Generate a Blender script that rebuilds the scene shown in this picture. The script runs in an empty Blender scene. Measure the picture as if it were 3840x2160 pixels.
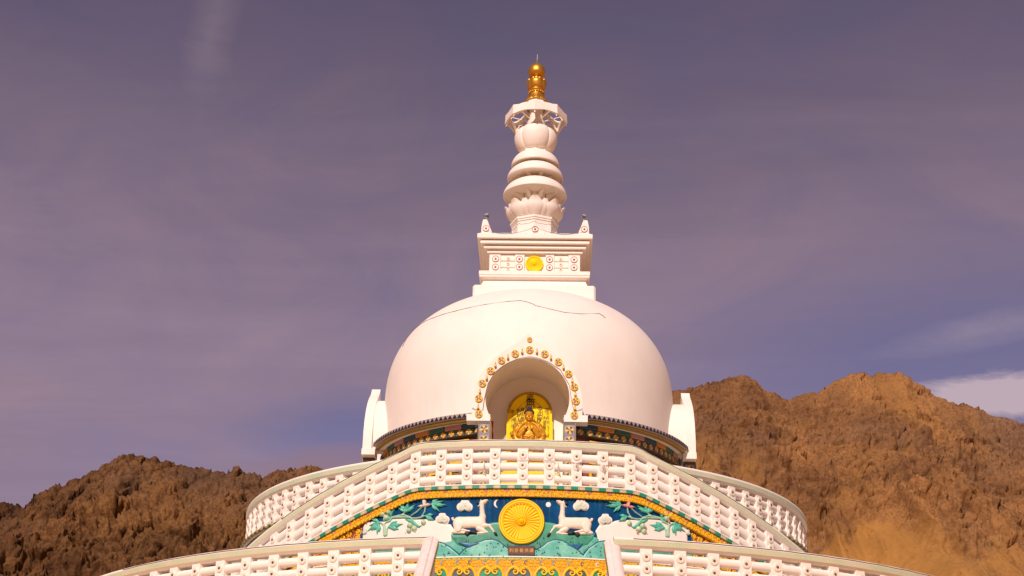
import bpy, bmesh, math, random
import numpy as np
from mathutils import Matrix, Vector, Euler

SC = bpy.context.scene
COL = SC.collection
rad, PI = math.radians, math.pi
random.seed(7)

# ------------------------------------------------------------------ camera
CAM_F, CAM_P, CAM_R, CAM_Y = 5664.393, rad(22.4761), rad(1.21538), rad(-1.64029)   # focal length in photo pixels, pitch, roll, yaw
CAM_O = np.array([0.6017, -45.5, 0.0])
_fw = np.array([math.sin(CAM_Y)*math.cos(CAM_P), math.cos(CAM_Y)*math.cos(CAM_P), math.sin(CAM_P)])
_rt = np.array([math.cos(CAM_Y), -math.sin(CAM_Y), 0.0])
_up = np.cross(_rt, _fw)
CAM_RT = math.cos(CAM_R)*_rt + math.sin(CAM_R)*_up
CAM_UP = -math.sin(CAM_R)*_rt + math.cos(CAM_R)*_up
cd = bpy.data.cameras.new('camera')
cd.sensor_width = 36.0
cd.lens = 36.0*CAM_F/3840.0
cd.clip_start, cd.clip_end = 0.1, 6000.0
co = bpy.data.objects.new('camera', cd)
COL.objects.link(co)
co.matrix_world = Matrix(((CAM_RT[0], CAM_UP[0], -_fw[0], CAM_O[0]), (CAM_RT[1], CAM_UP[1], -_fw[1], CAM_O[1]), (CAM_RT[2], CAM_UP[2], -_fw[2], CAM_O[2]), (0, 0, 0, 1)))
SC.camera = co

# ------------------------------------------------------------------ light
SUN_AZ, SUN_EL = rad(-12), rad(35)      # azimuth measured from -y towards +x
SUN_DIR = Vector((math.sin(SUN_AZ)*math.cos(SUN_EL), -math.cos(SUN_AZ)*math.cos(SUN_EL), math.sin(SUN_EL)))
sd = bpy.data.lights.new('sun', 'SUN')
sd.energy, sd.angle, sd.color = 4.2, rad(0.53), (1.0, 0.805, 0.735)
so = bpy.data.objects.new('sun', sd)
COL.objects.link(so)
so.rotation_euler = (-SUN_DIR).to_track_quat('-Z', 'Y').to_euler()
so.location = SUN_DIR*200

SC.view_settings.view_transform = 'Standard'
SC.view_settings.look = 'None'
SC.view_settings.gamma = 1.0
SC.view_settings.use_curve_mapping = False
SC.view_settings.exposure = 0.12
SC.cycles.use_denoising = True
SC.cycles.max_bounces = 8
SC.cycles.diffuse_bounces = 5

# ------------------------------------------------------------------ node helper
class NT:
    def __init__(s, tree): s.t = tree
    def n(s, kind, **kw):
        nd = s.t.nodes.new(kind)
        for k, v in kw.items():
            if k.startswith('i_'):
                key = k[2:]
                key = int(key) if key.isdigit() else key.replace('_', ' ')
                if hasattr(v, 'is_output') or isinstance(v, bpy.types.NodeSocket): s.t.links.new(v, nd.inputs[key])
                else: nd.inputs[key].default_value = v
            else: setattr(nd, k, v)
        return nd
    def link(s, a, b): s.t.links.new(a, b)
    def math(s, op, a, b=None, c=None, clamp=False):
        nd = s.n('ShaderNodeMath', operation=op, use_clamp=clamp)
        for i, v in enumerate((a, b, c)):
            if v is None: continue
            if isinstance(v, (int, float)): nd.inputs[i].default_value = v
            else: s.link(v, nd.inputs[i])
        return nd.outputs[0]
    def ramp(s, fac, stops, interp='LINEAR'):
        nd = s.n('ShaderNodeValToRGB')
        nd.color_ramp.interpolation = interp
        e = nd.color_ramp.elements
        while len(e) < len(stops): e.new(0.5)
        for el, (p, c) in zip(e, stops):
            el.position = p
            el.color = (c, c, c, 1) if isinstance(c, (int, float)) else (*c, 1)
        s.link(fac, nd.inputs[0])
        return nd.outputs[0]
    def mix(s, fac, a, b, blend='MIX'):
        nd = s.n('ShaderNodeMix', data_type='RGBA', blend_type=blend)
        for i, v in ((0, fac), (6, a), (7, b)):
            if isinstance(v, (int, float)): nd.inputs[i].default_value = v
            elif isinstance(v, tuple): nd.inputs[i].default_value = (*v, 1)
            else: s.link(v, nd.inputs[i])
        return nd.outputs[2]
    def noise(s, vec, scale, detail=4, rough=0.55, dist=0.0, dim='3D'):
        nd = s.n('ShaderNodeTexNoise', noise_dimensions=dim)
        nd.inputs['Scale'].default_value = scale
        nd.inputs['Detail'].default_value = detail
        nd.inputs['Roughness'].default_value = rough
        nd.inputs['Distortion'].default_value = dist
        if vec is not None: s.link(vec, nd.inputs['Vector'])
        return nd.outputs[0]
    def mapping(s, vec, loc=(0, 0, 0), rot=(0, 0, 0), scale=(1, 1, 1)):
        nd = s.n('ShaderNodeMapping')
        nd.inputs[1].default_value = loc
        nd.inputs[2].default_value = rot
        nd.inputs[3].default_value = scale
        s.link(vec, nd.inputs[0])
        return nd.outputs[0]

# ------------------------------------------------------------------ world: Nishita sky under a thin mauve cirrus veil
W = bpy.data.worlds.new('World')
SC.world = W
W.use_nodes = True
nt = NT(W.node_tree)
W.node_tree.nodes.clear()
sky = nt.n('ShaderNodeTexSky', sky_type='NISHITA', sun_disc=False, sun_elevation=SUN_EL, sun_rotation=rad(180)-SUN_AZ, altitude=3500.0, air_density=1.0, dust_density=0.4, ozone_density=2.0)
tc = nt.n('ShaderNodeTexCoord')
sep = nt.n('ShaderNodeSeparateXYZ', i_0=tc.outputs['Generated'])
zc = nt.math('MAXIMUM', sep.outputs[2], 0.03)
sheet = nt.n('ShaderNodeCombineXYZ', i_0=nt.math('DIVIDE', sep.outputs[0], zc), i_1=nt.math('DIVIDE', sep.outputs[1], zc)).outputs[0]   # a flat cloud sheet overhead
veil = nt.noise(nt.mapping(sheet, (3.1, 1.7, 0), (0, 0, rad(-62)), (0.6, 0.95, 1)), 1.0, 5, 0.5, 0.5)
veil = nt.ramp(veil, [(0.30, 0.0), (0.62, 1.0)])
wisp = nt.noise(nt.mapping(sheet, (0.4, 5.2, 0), (0, 0, rad(28)), (0.9, 5.5, 1)), 1.3, 7, 0.62, 1.2)
wisp = nt.ramp(wisp, [(0.46, 0.0), (0.78, 1.0)])
def sky_blob(x, y, rx, ry, rot):
    """soft elongated patch of cloud around the direction of a photo pixel"""
    d = _fw + CAM_RT*(x-1920)/CAM_F - CAM_UP*(y-1080)/CAM_F
    d = d/np.linalg.norm(d)
    m = nt.n('ShaderNodeVectorMath', operation='DOT_PRODUCT')
    e1 = CAM_RT*math.cos(rot)+CAM_UP*math.sin(rot); e2 = -CAM_RT*math.sin(rot)+CAM_UP*math.cos(rot)
    outs = []
    for e, r_ in ((e1, rx), (e2, ry)):
        m = nt.n('ShaderNodeVectorMath', operation='DOT_PRODUCT')
        nt.link(tc.outputs['Generated'], m.inputs[0]); m.inputs[1].default_value = tuple(e)
        outs.append(nt.math('POWER', nt.math('DIVIDE', nt.math('SUBTRACT', m.outputs['Value'], float(np.dot(e, d))), r_/CAM_F), 2.0))
    return nt.math('SUBTRACT', 1.0, nt.math('SQRT', nt.math('ADD', outs[0], outs[1])), clamp=True)
wn = nt.noise(nt.mapping(tc.outputs['Generated'], (0, 0, 0), (0, rad(-8), 0), (1, 1, 2.6)), 11.0, 8, 0.62, 1.2)
def shaped(b, gain):
    return nt.math('MULTIPLY', nt.math('MULTIPLY', nt.math('SUBTRACT', nt.math('ADD', nt.math('MULTIPLY', b, 0.75), nt.math('MULTIPLY', wn, 1.0)), 0.62, clamp=True), gain), nt.math('MULTIPLY', b, 3.0, clamp=True), clamp=True)
c1 = shaped(sky_blob(3760, 1485, 560, 120, rad(6)), 4.2)
c2 = shaped(sky_blob(3700, 1235, 520, 90, rad(14)), 0.9)
c3 = shaped(sky_blob(1150, 1755, 420, 95, rad(12)), 1.6)
c4 = shaped(sky_blob(790, 130, 120, 460, rad(-16)), 0.75)
blueb = nt.math('MULTIPLY', nt.math('ADD', sky_blob(3600, 1330, 1500, 520, rad(10)), sky_blob(1330, 1610, 520, 170, rad(4))), 1.25, clamp=True)
base = nt.mix(1.0, sky.outputs[0], (1.45, 0.82, 0.86), 'MULTIPLY')
# the veil thickens towards the horizon, where one looks through more of it
path = nt.n('ShaderNodeMapRange', i_1=0.56, i_2=0.36); nt.link(sep.outputs[2], path.inputs[0])
mott = nt.ramp(nt.noise(nt.mapping(tc.outputs['Generated'], (1.3, 0, 0.4), (0, rad(16), 0), (1.0, 1.0, 1.9)), 6.0, 9, 0.62, 0.9), [(0.28, 0.66), (0.72, 1.26)])
fibre = nt.ramp(nt.noise(nt.mapping(sheet, (0.7, 2.2, 0), (0, 0, rad(38)), (0.7, 2.4, 1)), 1.5, 6, 0.58, 0.9), [(0.30, 0.93), (0.70, 1.07)])
vfac = nt.math('MULTIPLY', nt.math('MULTIPLY', nt.math('ADD', nt.math('MULTIPLY', path.outputs[0], 0.36), 0.58), mott), nt.math('MULTIPLY', nt.math('ADD', nt.math('MULTIPLY', veil, 0.22), 0.82), nt.math('SUBTRACT', 1.0, nt.math('MULTIPLY', blueb, 0.85))), clamp=True)
veil_col = nt.mix(path.outputs[0], (1.65, 1.15, 1.60), (3.80, 2.66, 3.45))
veil_col = nt.mix(1.0, veil_col, nt.n('ShaderNodeCombineColor', i_0=fibre, i_1=fibre, i_2=fibre).outputs[0], 'MULTIPLY')
vc = nt.mix(vfac, base, veil_col)
vc = nt.mix(nt.math('MULTIPLY', wisp, 0.08), vc, (3.6, 2.5, 3.0))
for c_, col_ in ((c1, (7.0, 5.4, 6.0)), (c2, (4.4, 3.5, 4.5)), (c3, (3.6, 2.3, 2.9)), (c4, (3.5, 2.5, 3.1))):
    vc = nt.mix(nt.math('MULTIPLY', c_, 0.85), vc, col_)
bg = nt.n('ShaderNodeBackground', i_1=0.075)
nt.link(vc, bg.inputs[0])
nt.link(bg.outputs[0], nt.n('ShaderNodeOutputWorld').inputs[0])

# ------------------------------------------------------------------ pixel -> place
def ray(x, y):
    x = np.asarray(x, float); y = np.asarray(y, float)
    d = _fw + CAM_RT*((x-1920)/CAM_F)[..., None] - CAM_UP*((y-1080)/CAM_F)[..., None]
    return d/np.linalg.norm(d, axis=-1)[..., None]
def at_y(x, y, Y):
    d = ray(x, y); return CAM_O + d*((Y-CAM_O[1])/d[..., 1])[..., None]
def at_cyl(x, y, R):
    d = ray(x, y)
    a = d[..., 0]**2+d[..., 1]**2; b = CAM_O[0]*d[..., 0]+CAM_O[1]*d[..., 1]; c = CAM_O[0]**2+CAM_O[1]**2-R*R
    return CAM_O + d*((-b-np.sqrt(np.maximum(b*b-a*c, 0)))/a)[..., None]
def cyl(R, th, z): return (R*math.sin(th), -R*math.cos(th), z)

# ------------------------------------------------------------------ materials
M = {}
def newmat(name):
    m = bpy.data.materials.new(name); m.use_nodes = True
    t = NT(m.node_tree); b = m.node_tree.nodes['Principled BSDF']
    M[name] = m
    return t, b
def objco(t): return t.n('ShaderNodeTexCoord').outputs['Object']
def geo(t): return t.n('ShaderNodeNewGeometry').outputs['Position']
def setbump(t, b, h, strength, dist=0.02):
    bp = t.n('ShaderNodeBump', i_Strength=strength, i_Distance=dist)
    t.link(h, bp.inputs['Height']); t.link(bp.outputs[0], b.inputs['Normal'])
def paint(name, col, rough=0.5, var=0.12, scale=6.0, metal=0.0, bump=0.12, spec=0.5, dirt=0.0, dirtcol=(0.25, 0.19, 0.13)):
    """painted surface with slight tone variation, faint relief and optional dirt"""
    t, b = newmat(name)
    g = geo(t)
    n1 = t.noise(g, scale, 5, 0.6)
    lo = tuple(c*(1-var) for c in col); hi = tuple(min(1, c*(1+var)) for c in col)
    c = t.mix(t.ramp(n1, [(0.3, 0.0), (0.7, 1.0)]), lo, hi)
    if dirt > 0:
        n2 = t.noise(t.mapping(g, scale=(1, 1, 0.22)), scale*1.7, 6, 0.68)
        c = t.mix(t.math('MULTIPLY', t.ramp(n2, [(0.55, 0.0), (0.75, 1.0)]), dirt), c, dirtcol)
    t.link(c, b.inputs['Base Color'])
    b.inputs['Roughness'].default_value = rough
    b.inputs['Metallic'].default_value = metal
    b.inputs['Specular IOR Level'].default_value = spec
    if bump: setbump(t, b, t.noise(g, scale*6, 4, 0.6), bump, 0.01)
    return M[name]

paint('white', (0.80, 0.745, 0.665), 0.65, 0.035, 0.9, bump=0.16, spec=0.25, dirt=0.20, dirtcol=(0.55, 0.46, 0.38))
paint('white_clean', (0.81, 0.757, 0.68), 0.6, 0.03, 2.2, bump=0.08, spec=0.3, dirt=0.18, dirtcol=(0.52, 0.42, 0.33))
paint('worn_white', (0.76, 0.66, 0.60), 0.65, 0.06, 4.0, bump=0.15, dirt=0.55, dirtcol=(0.42, 0.27, 0.19))
paint('gold_metal', (0.62, 0.33, 0.045), 0.42, 0.18, 7.0, metal=0.85, bump=0.05, dirt=0.3, dirtcol=(0.30, 0.14, 0.03))
paint('gold_statue', (0.55, 0.27, 0.014), 0.45, 0.08, 9.0, metal=0.35, bump=0.04, spec=0.35)
paint('gold_paint', (0.90, 0.53, 0.008), 0.48, 0.12, 9.0, bump=0.1, dirt=0.25, dirtcol=(0.45, 0.22, 0.02))
paint('gold_dark', (0.42, 0.21, 0.012), 0.55, 0.2, 8.0, bump=0.15)
paint('yellow', (0.92, 0.66, 0.0), 0.55, 0.04, 4.0, bump=0.03, spec=0.15)
paint('yellow_wheel', (0.92, 0.57, 0.003), 0.45, 0.06, 5.0, bump=0.05, spec=0.25)
paint('navy', (0.008, 0.011, 0.035), 0.4, 0.3, 8.0)
paint('tile_grey', (0.36, 0.30, 0.26), 0.5, 0.15, 12.0)
paint('tile_dark', (0.085, 0.058, 0.026), 0.4, 0.35, 14.0)
paint('olive_gold', (0.24, 0.17, 0.035), 0.45, 0.35, 22.0, bump=0.5, dirt=0.5, dirtcol=(0.05, 0.04, 0.012))
paint('teal_brick', (0.04, 0.12, 0.085), 0.4, 0.3, 30.0, bump=0.6, dirt=0.4, dirtcol=(0.30, 0.42, 0.36))
paint('blue_brick', (0.02, 0.075, 0.12), 0.4, 0.3, 30.0, bump=0.6, dirt=0.6, dirtcol=(0.20, 0.36, 0.44))
paint('pink_brick', (0.50, 0.25, 0.21), 0.45, 0.2, 30.0, bump=0.6, dirt=0.4, dirtcol=(0.68, 0.52, 0.46))
paint('orange_brick', (0.55, 0.24, 0.04), 0.45, 0.2, 30.0, bump=0.6, dirt=0.35, dirtcol=(0.75, 0.47, 0.15))
paint('red_wall', (0.33, 0.055, 0.045), 0.5, 0.15, 6.0)
paint('petal_yellow', (0.86, 0.50, 0.02), 0.4, 0.15, 20.0)
paint('petal_pink', (0.62, 0.28, 0.20), 0.45, 0.15, 20.0)
paint('petal_green', (0.10, 0.22, 0.08), 0.45, 0.2, 20.0)
paint('petal_dark', (0.07, 0.045, 0.035), 0.45, 0.2, 20.0)
paint('lilac_tile', (0.20, 0.19, 0.26), 0.4, 0.15, 15.0)
paint('cream', (0.80, 0.73, 0.61), 0.55, 0.05, 12.0)
paint('cream_mark', (0.72, 0.57, 0.43), 0.55, 0.15, 25.0)
paint('umber', (0.13, 0.065, 0.04), 0.5, 0.3, 40.0)
paint('brown_ring', (0.27, 0.07, 0.016), 0.5, 0.15, 20.0)
paint('pale_pink', (0.80, 0.72, 0.67), 0.5, 0.03, 10.0)
paint('key_green', (0.01, 0.27, 0.16), 0.35, 0.22, 10.0, dirt=0.2, dirtcol=(0.04, 0.20, 0.16))
paint('key_green_dark', (0.008, 0.15, 0.095), 0.4, 0.2, 10.0)
paint('key_cream', (0.62, 0.60, 0.36), 0.45, 0.08, 10.0)
paint('key_line', (0.15, 0.12, 0.05), 0.5, 0.2, 10.0)
paint('moulding_brown', (0.22, 0.10, 0.045), 0.6, 0.2, 6.0)
paint('deer_cream', (0.80, 0.69, 0.55), 0.45, 0.025, 5.0, bump=0.05)
paint('hoof_black', (0.022, 0.018, 0.015), 0.4, 0.2, 20.0)
paint('cloud_sage', (0.56, 0.60, 0.48), 0.45, 0.05, 12.0)
paint('leaf_teal', (0.09, 0.44, 0.31), 0.38, 0.32, 16.0, dirt=0.25, dirtcol=(0.015, 0.20, 0.20))
paint('stem_mint', (0.33, 0.54, 0.37), 0.4, 0.15, 14.0)
paint('fruit_mint', (0.42, 0.55, 0.35), 0.4, 0.22, 11.0, dirt=0.3, dirtcol=(0.10, 0.40, 0.24))
paint('flower_pale', (0.78, 0.62, 0.52), 0.45, 0.06, 14.0)
paint('flower_pink', (0.72, 0.30, 0.27), 0.45, 0.25, 16.0, dirt=0.35, dirtcol=(0.80, 0.62, 0.52))
paint('bank_white', (0.78, 0.72, 0.63), 0.5, 0.05, 1.6, dirt=0.45, dirtcol=(0.50, 0.63, 0.60))
paint('plaque_brown', (0.075, 0.025, 0.012), 0.45, 0.15, 12.0)
paint('plaque_gold', (0.65, 0.34, 0.02), 0.45, 0.1, 20.0)
paint('ink', (0.02, 0.014, 0.01), 0.6, 0.1, 20.0)
paint('hair_blue', (0.022, 0.021, 0.045), 0.6, 0.2, 30.0)
paint('metal_grey', (0.22, 0.21, 0.22), 0.4, 0.2, 20.0, metal=0.5)
paint('aluminium', (0.75, 0.73, 0.74), 0.35, 0.05, 20.0, metal=0.6)
paint('cable_dark', (0.10, 0.075, 0.06), 0.6, 0.2, 20.0)
paint('rag', (0.48, 0.41, 0.35), 0.85, 0.3, 30.0, bump=0.5)
paint('rag_white', (0.72, 0.66, 0.61), 0.85, 0.1, 30.0, bump=0.3)
paint('pink_stucco', (0.66, 0.28, 0.22), 0.5, 0.15, 10.0)
paint('glaze_yellow', (0.44, 0.33, 0.02), 0.4, 0.25, 14.0)
paint('glaze_green', (0.02, 0.09, 0.06), 0.4, 0.3, 14.0)
paint('slate_relief', (0.05, 0.085, 0.13), 0.5, 0.3, 10.0)
paint('crescent_blue', (0.17, 0.30, 0.38), 0.4, 0.3, 10.0)
paint('paving', (0.52, 0.28, 0.14), 0.8, 0.12, 0.8, bump=0.2)

# painted night sky of the mural, with pale streaks running down
t, b = newmat('mural_blue')
g = geo(t)
streak = t.ramp(t.noise(t.mapping(g, scale=(9, 9, 0.55)), 1.0, 5, 0.65), [(0.50, 0.0), (0.70, 1.0)])
topf = t.n('ShaderNodeMapRange', i_1=8.75, i_2=9.35); t.link(t.n('ShaderNodeSeparateXYZ', i_0=g).outputs[2], topf.inputs[0])
patch = t.ramp(t.noise(g, 2.2, 5, 0.6), [(0.42, 0.15), (0.68, 1.0)])
c = t.mix(t.ramp(t.noise(g, 3.0, 4, 0.6), [(0.3, 0.0), (0.7, 1.0)]), (0.0, 0.033, 0.105), (0.001, 0.068, 0.19))
c = t.mix(t.math('MULTIPLY', t.math('MULTIPLY', streak, patch), t.math('ADD', t.math('MULTIPLY', topf.outputs[0], 0.7), 0.15)), c, (0.06, 0.20, 0.34))
t.link(c, b.inputs['Base Color']); b.inputs['Roughness'].default_value = 0.6; b.inputs['Specular IOR Level'].default_value = 0.08
# green hills of the mural: mottled glaze with dark tufts
t, b = newmat('hill_green')
g = geo(t)
c = t.mix(t.ramp(t.noise(g, 3.0, 5, 0.6), [(0.32, 0.0), (0.66, 1.0)]), (0.008, 0.17, 0.09), (0.06, 0.34, 0.21))
v = t.n('ShaderNodeTexVoronoi', feature='F1', i_Scale=7.5); t.link(t.mapping(g, scale=(1, 1, 0.7)), v.inputs['Vector'])
c = t.mix(t.math('MULTIPLY', t.ramp(v.outputs['Distance'], [(0.07, 1.0), (0.17, 0.0)]), 0.85), c, (0.008, 0.07, 0.075))
t.link(c, b.inputs['Base Color']); b.inputs['Roughness'].default_value = 0.42
t, b = newmat('hill_light')
g = geo(t)
c = t.mix(t.ramp(t.noise(g, 2.4, 5, 0.6), [(0.36, 0.0), (0.66, 1.0)]), (0.03, 0.32, 0.24), (0.20, 0.54, 0.41))
v = t.n('ShaderNodeTexVoronoi', feature='F1', i_Scale=6.0); t.link(t.mapping(g, scale=(1, 1, 0.8)), v.inputs['Vector'])
c = t.mix(t.math('MULTIPLY', t.ramp(v.outputs['Distance'], [(0.06, 1.0), (0.15, 0.0)]), 0.8), c, (0.01, 0.12, 0.13))
t.link(c, b.inputs['Base Color']); b.inputs['Roughness'].default_value = 0.42
paint('hill_edge', (0.012, 0.10, 0.17), 0.4, 0.3, 12.0)
paint('stream_blue', (0.02, 0.12, 0.27), 0.35, 0.4, 9.0, dirt=0.4, dirtcol=(0.10, 0.25, 0.40))

# scrolled stucco field: gold ridges over red-brown ground
def scroll_mat(name, hi, lo, scale):
    t, b = newmat(name)
    g = geo(t)
    v = t.n('ShaderNodeTexVoronoi', feature='F1', i_Scale=scale); t.link(g, v.inputs['Vector'])
    s = t.math('SINE', t.math('ADD', t.math('MULTIPLY', v.outputs['Distance'], 22.0), t.math('MULTIPLY', t.noise(g, scale*0.9, 3), 9.0)))
    f = t.ramp(s, [(0.25, 0.0), (0.62, 1.0)])
    t.link(t.mix(f, lo, hi), b.inputs['Base Color'])
    b.inputs['Roughness'].default_value = 0.5
    setbump(t, b, f, 0.8, 0.02)
scroll_mat('scroll_gold', (0.88, 0.50, 0.008), (0.60, 0.27, 0.006), 9.0)
scroll_mat('scroll_red', (0.80, 0.40, 0.015), (0.24, 0.035, 0.03), 5.0)
scroll_mat('scroll_panel', (0.70, 0.36, 0.05), (0.05, 0.05, 0.05), 8.0)

# coping face: two rows of facing spirals drawn in green on cream, from the strip's own UV (u metres, v 0..1)
def vine_mat(name, greens):
    t, b = newmat(name)
    uv = t.n('ShaderNodeUVMap').outputs[0]
    sp = t.n('ShaderNodeSeparateXYZ', i_0=uv)
    u, v = sp.outputs[0], sp.outputs[1]
    cell = t.math('MULTIPLY', u, 1/0.125)
    fr = t.math('SUBTRACT', t.math('FRACT', cell), 0.5)
    par = t.math('SUBTRACT', t.math('MULTIPLY', t.math('MODULO', t.math('FLOOR', cell), 2.0), 2.0), 1.0)
    vv = t.math('MULTIPLY', t.math('SUBTRACT', v, 0.5), par)
    r = t.math('SQRT', t.math('ADD', t.math('MULTIPLY', fr, fr), t.math('MULTIPLY', vv, vv)))
    th = t.math('ARCTAN2', vv, fr)
    ln = t.math('SINE', t.math('ADD', th, t.math('MULTIPLY', r, 26.0)))
    g = geo(t)
    f = t.ramp(ln, [(0.35, 0.0), (0.75, 1.0)])
    edge = t.math('MULTIPLY', t.ramp(v, [(0.0, 0.0), (0.06, 1.0)]), t.ramp(v, [(0.94, 1.0), (1.0, 0.0)]))
    tone = t.ramp(t.noise(g, 1.1, 4, 0.6), [(0.35, greens[0]), (0.55, greens[1]), (0.7, greens[2])])
    ground = t.mix(t.ramp(t.noise(g, 1.6, 4, 0.6), [(0.35, 0.0), (0.65, 1.0)]), (0.72, 0.68, 0.50), (0.58, 0.64, 0.42))
    t.link(t.mix(t.math('MULTIPLY', t.math('MULTIPLY', f, edge), 0.85), ground, tone), b.inputs['Base Color'])
    b.inputs['Roughness'].default_value = 0.55
    setbump(t, b, f, 0.25, 0.01)
vine_mat('vine_olive', ((0.30, 0.34, 0.13), (0.20, 0.33, 0.11), (0.11, 0.32, 0.11)))
vine_mat('vine_teal', ((0.24, 0.40, 0.20), (0.08, 0.38, 0.25), (0.06, 0.38, 0.27)))

# mountain rock: brown and ochre crags, sand where the slope is smooth (vertex attribute 'sand')
def rock_mat(name, dark, mid, light, sand):
    t, b = newmat(name)
    g = geo(t)
    at = t.n('ShaderNodeAttribute', attribute_name='sand')
    n1 = t.noise(g, 0.045, 6, 0.62, 0.4)
    n2 = t.noise(t.mapping(g, rot=(rad(20), rad(35), rad(12)), scale=(0.35, 0.35, 1.3)), 0.55, 7, 0.68, 0.6)
    c = t.mix(t.ramp(n2, [(0.30, 0.0), (0.68, 1.0)]), dark, mid)
    c = t.mix(t.ramp(n1, [(0.44, 0.0), (0.62, 0.95)]), c, light)
    n4 = t.noise(g, 0.021, 5, 0.6, 0.5)
    c = t.mix(t.ramp(n4, [(0.50, 0.0), (0.66, 0.55)]), c, tuple(0.62*x+0.05 for x in mid))
    n3 = t.noise(g, 2.3, 5, 0.7)
    c = t.mix(t.ramp(n3, [(0.36, 0.55), (0.55, 0.0)]), c, tuple(x*0.45 for x in dark))
    sc = t.mix(t.ramp(t.noise(g, 0.12, 6, 0.65), [(0.35, 0.0), (0.7, 1.0)]), tuple(x*0.8 for x in sand), sand)
    sc = t.mix(t.ramp(t.noise(g, 1.1, 4, 0.75), [(0.60, 0.0), (0.70, 0.75)]), sc, dark)
    c = t.mix(at.outputs['Fac'], c, sc)
    t.link(c, b.inputs['Base Color'])
    b.inputs['Roughness'].default_value = 0.92
    b.inputs['Specular IOR Level'].default_value = 0.15
    h = t.math('ADD', t.noise(g, 0.9, 8, 0.7, 0.5), t.math('MULTIPLY', t.noise(g, 4.0, 4, 0.7), 0.35))
    setbump(t, b, h, 0.75, 0.6)
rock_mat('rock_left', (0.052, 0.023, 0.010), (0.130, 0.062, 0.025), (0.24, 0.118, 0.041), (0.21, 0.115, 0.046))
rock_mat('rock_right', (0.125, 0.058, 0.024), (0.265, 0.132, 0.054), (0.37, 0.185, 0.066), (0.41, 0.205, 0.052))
t, b = newmat('earth')
g = geo(t)
t.link(t.mix(t.ramp(t.noise(g, 0.08, 6, 0.65), [(0.3, 0.0), (0.7, 1.0)]), (0.54, 0.26, 0.055), (0.64, 0.33, 0.085)), b.inputs['Base Color'])
b.inputs['Roughness'].default_value = 0.95
setbump(t, b, t.noise(g, 1.5, 6, 0.7), 0.5, 0.1)

# ------------------------------------------------------------------ object helpers
def mk_mesh(name, verts, faces, mats, midx=None, smooth=False, uv=None):
    me = bpy.data.meshes.new(name)
    me.from_pydata([tuple(map(float, v)) for v in verts], [], [tuple(map(int, f)) for f in faces])
    for m in (mats if isinstance(mats, (list, tuple)) else [mats]): me.materials.append(M[m])
    if midx is not None: me.polygons.foreach_set('material_index', np.asarray(midx, dtype=np.int32))
    if smooth: me.polygons.foreach_set('use_smooth', np.ones(len(me.polygons), dtype=bool))
    if uv is not None:
        l = me.uv_layers.new(name='UVMap')
        li = np.empty(len(me.loops), dtype=np.int32); me.loops.foreach_get('vertex_index', li)
        l.data.foreach_set('uv', np.asarray(uv, dtype=np.float32)[li].ravel())
    me.update()
    return me
def world_of(o):
    m = o.matrix_basis.copy()
    return (world_of(o.parent) @ o.matrix_parent_inverse @ m) if o.parent else m
def place(name, me, parent=None, mat=None, local=False):
    """link a mesh (or None for an Empty); mat is a world matrix unless local"""
    o = bpy.data.objects.new(name, me)
    COL.objects.link(o)
    if mat is not None: o.matrix_basis = mat
    if parent is not None:
        o.parent = parent
        if not local: o.matrix_parent_inverse = world_of(parent).inverted()
    return o
def tag(o, label=None, cat=None, group=None, kind=None):
    if label: o['label'] = label
    if cat: o['category'] = cat
    if group: o['group'] = group
    if kind: o['kind'] = kind
    return o
def thing(name, loc, label, cat, group=None):
    return tag(place(name, None, mat=Matrix.Translation(loc)), label, cat, group)
def T(loc, rz=0.0, ry=0.0, rx=0.0, s=1.0):
    return Matrix.Translation(loc) @ Matrix.Rotation(rz, 4, 'Z') @ Matrix.Rotation(ry, 4, 'Y') @ Matrix.Rotation(rx, 4, 'X') @ Matrix.Scale(s, 4)
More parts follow.
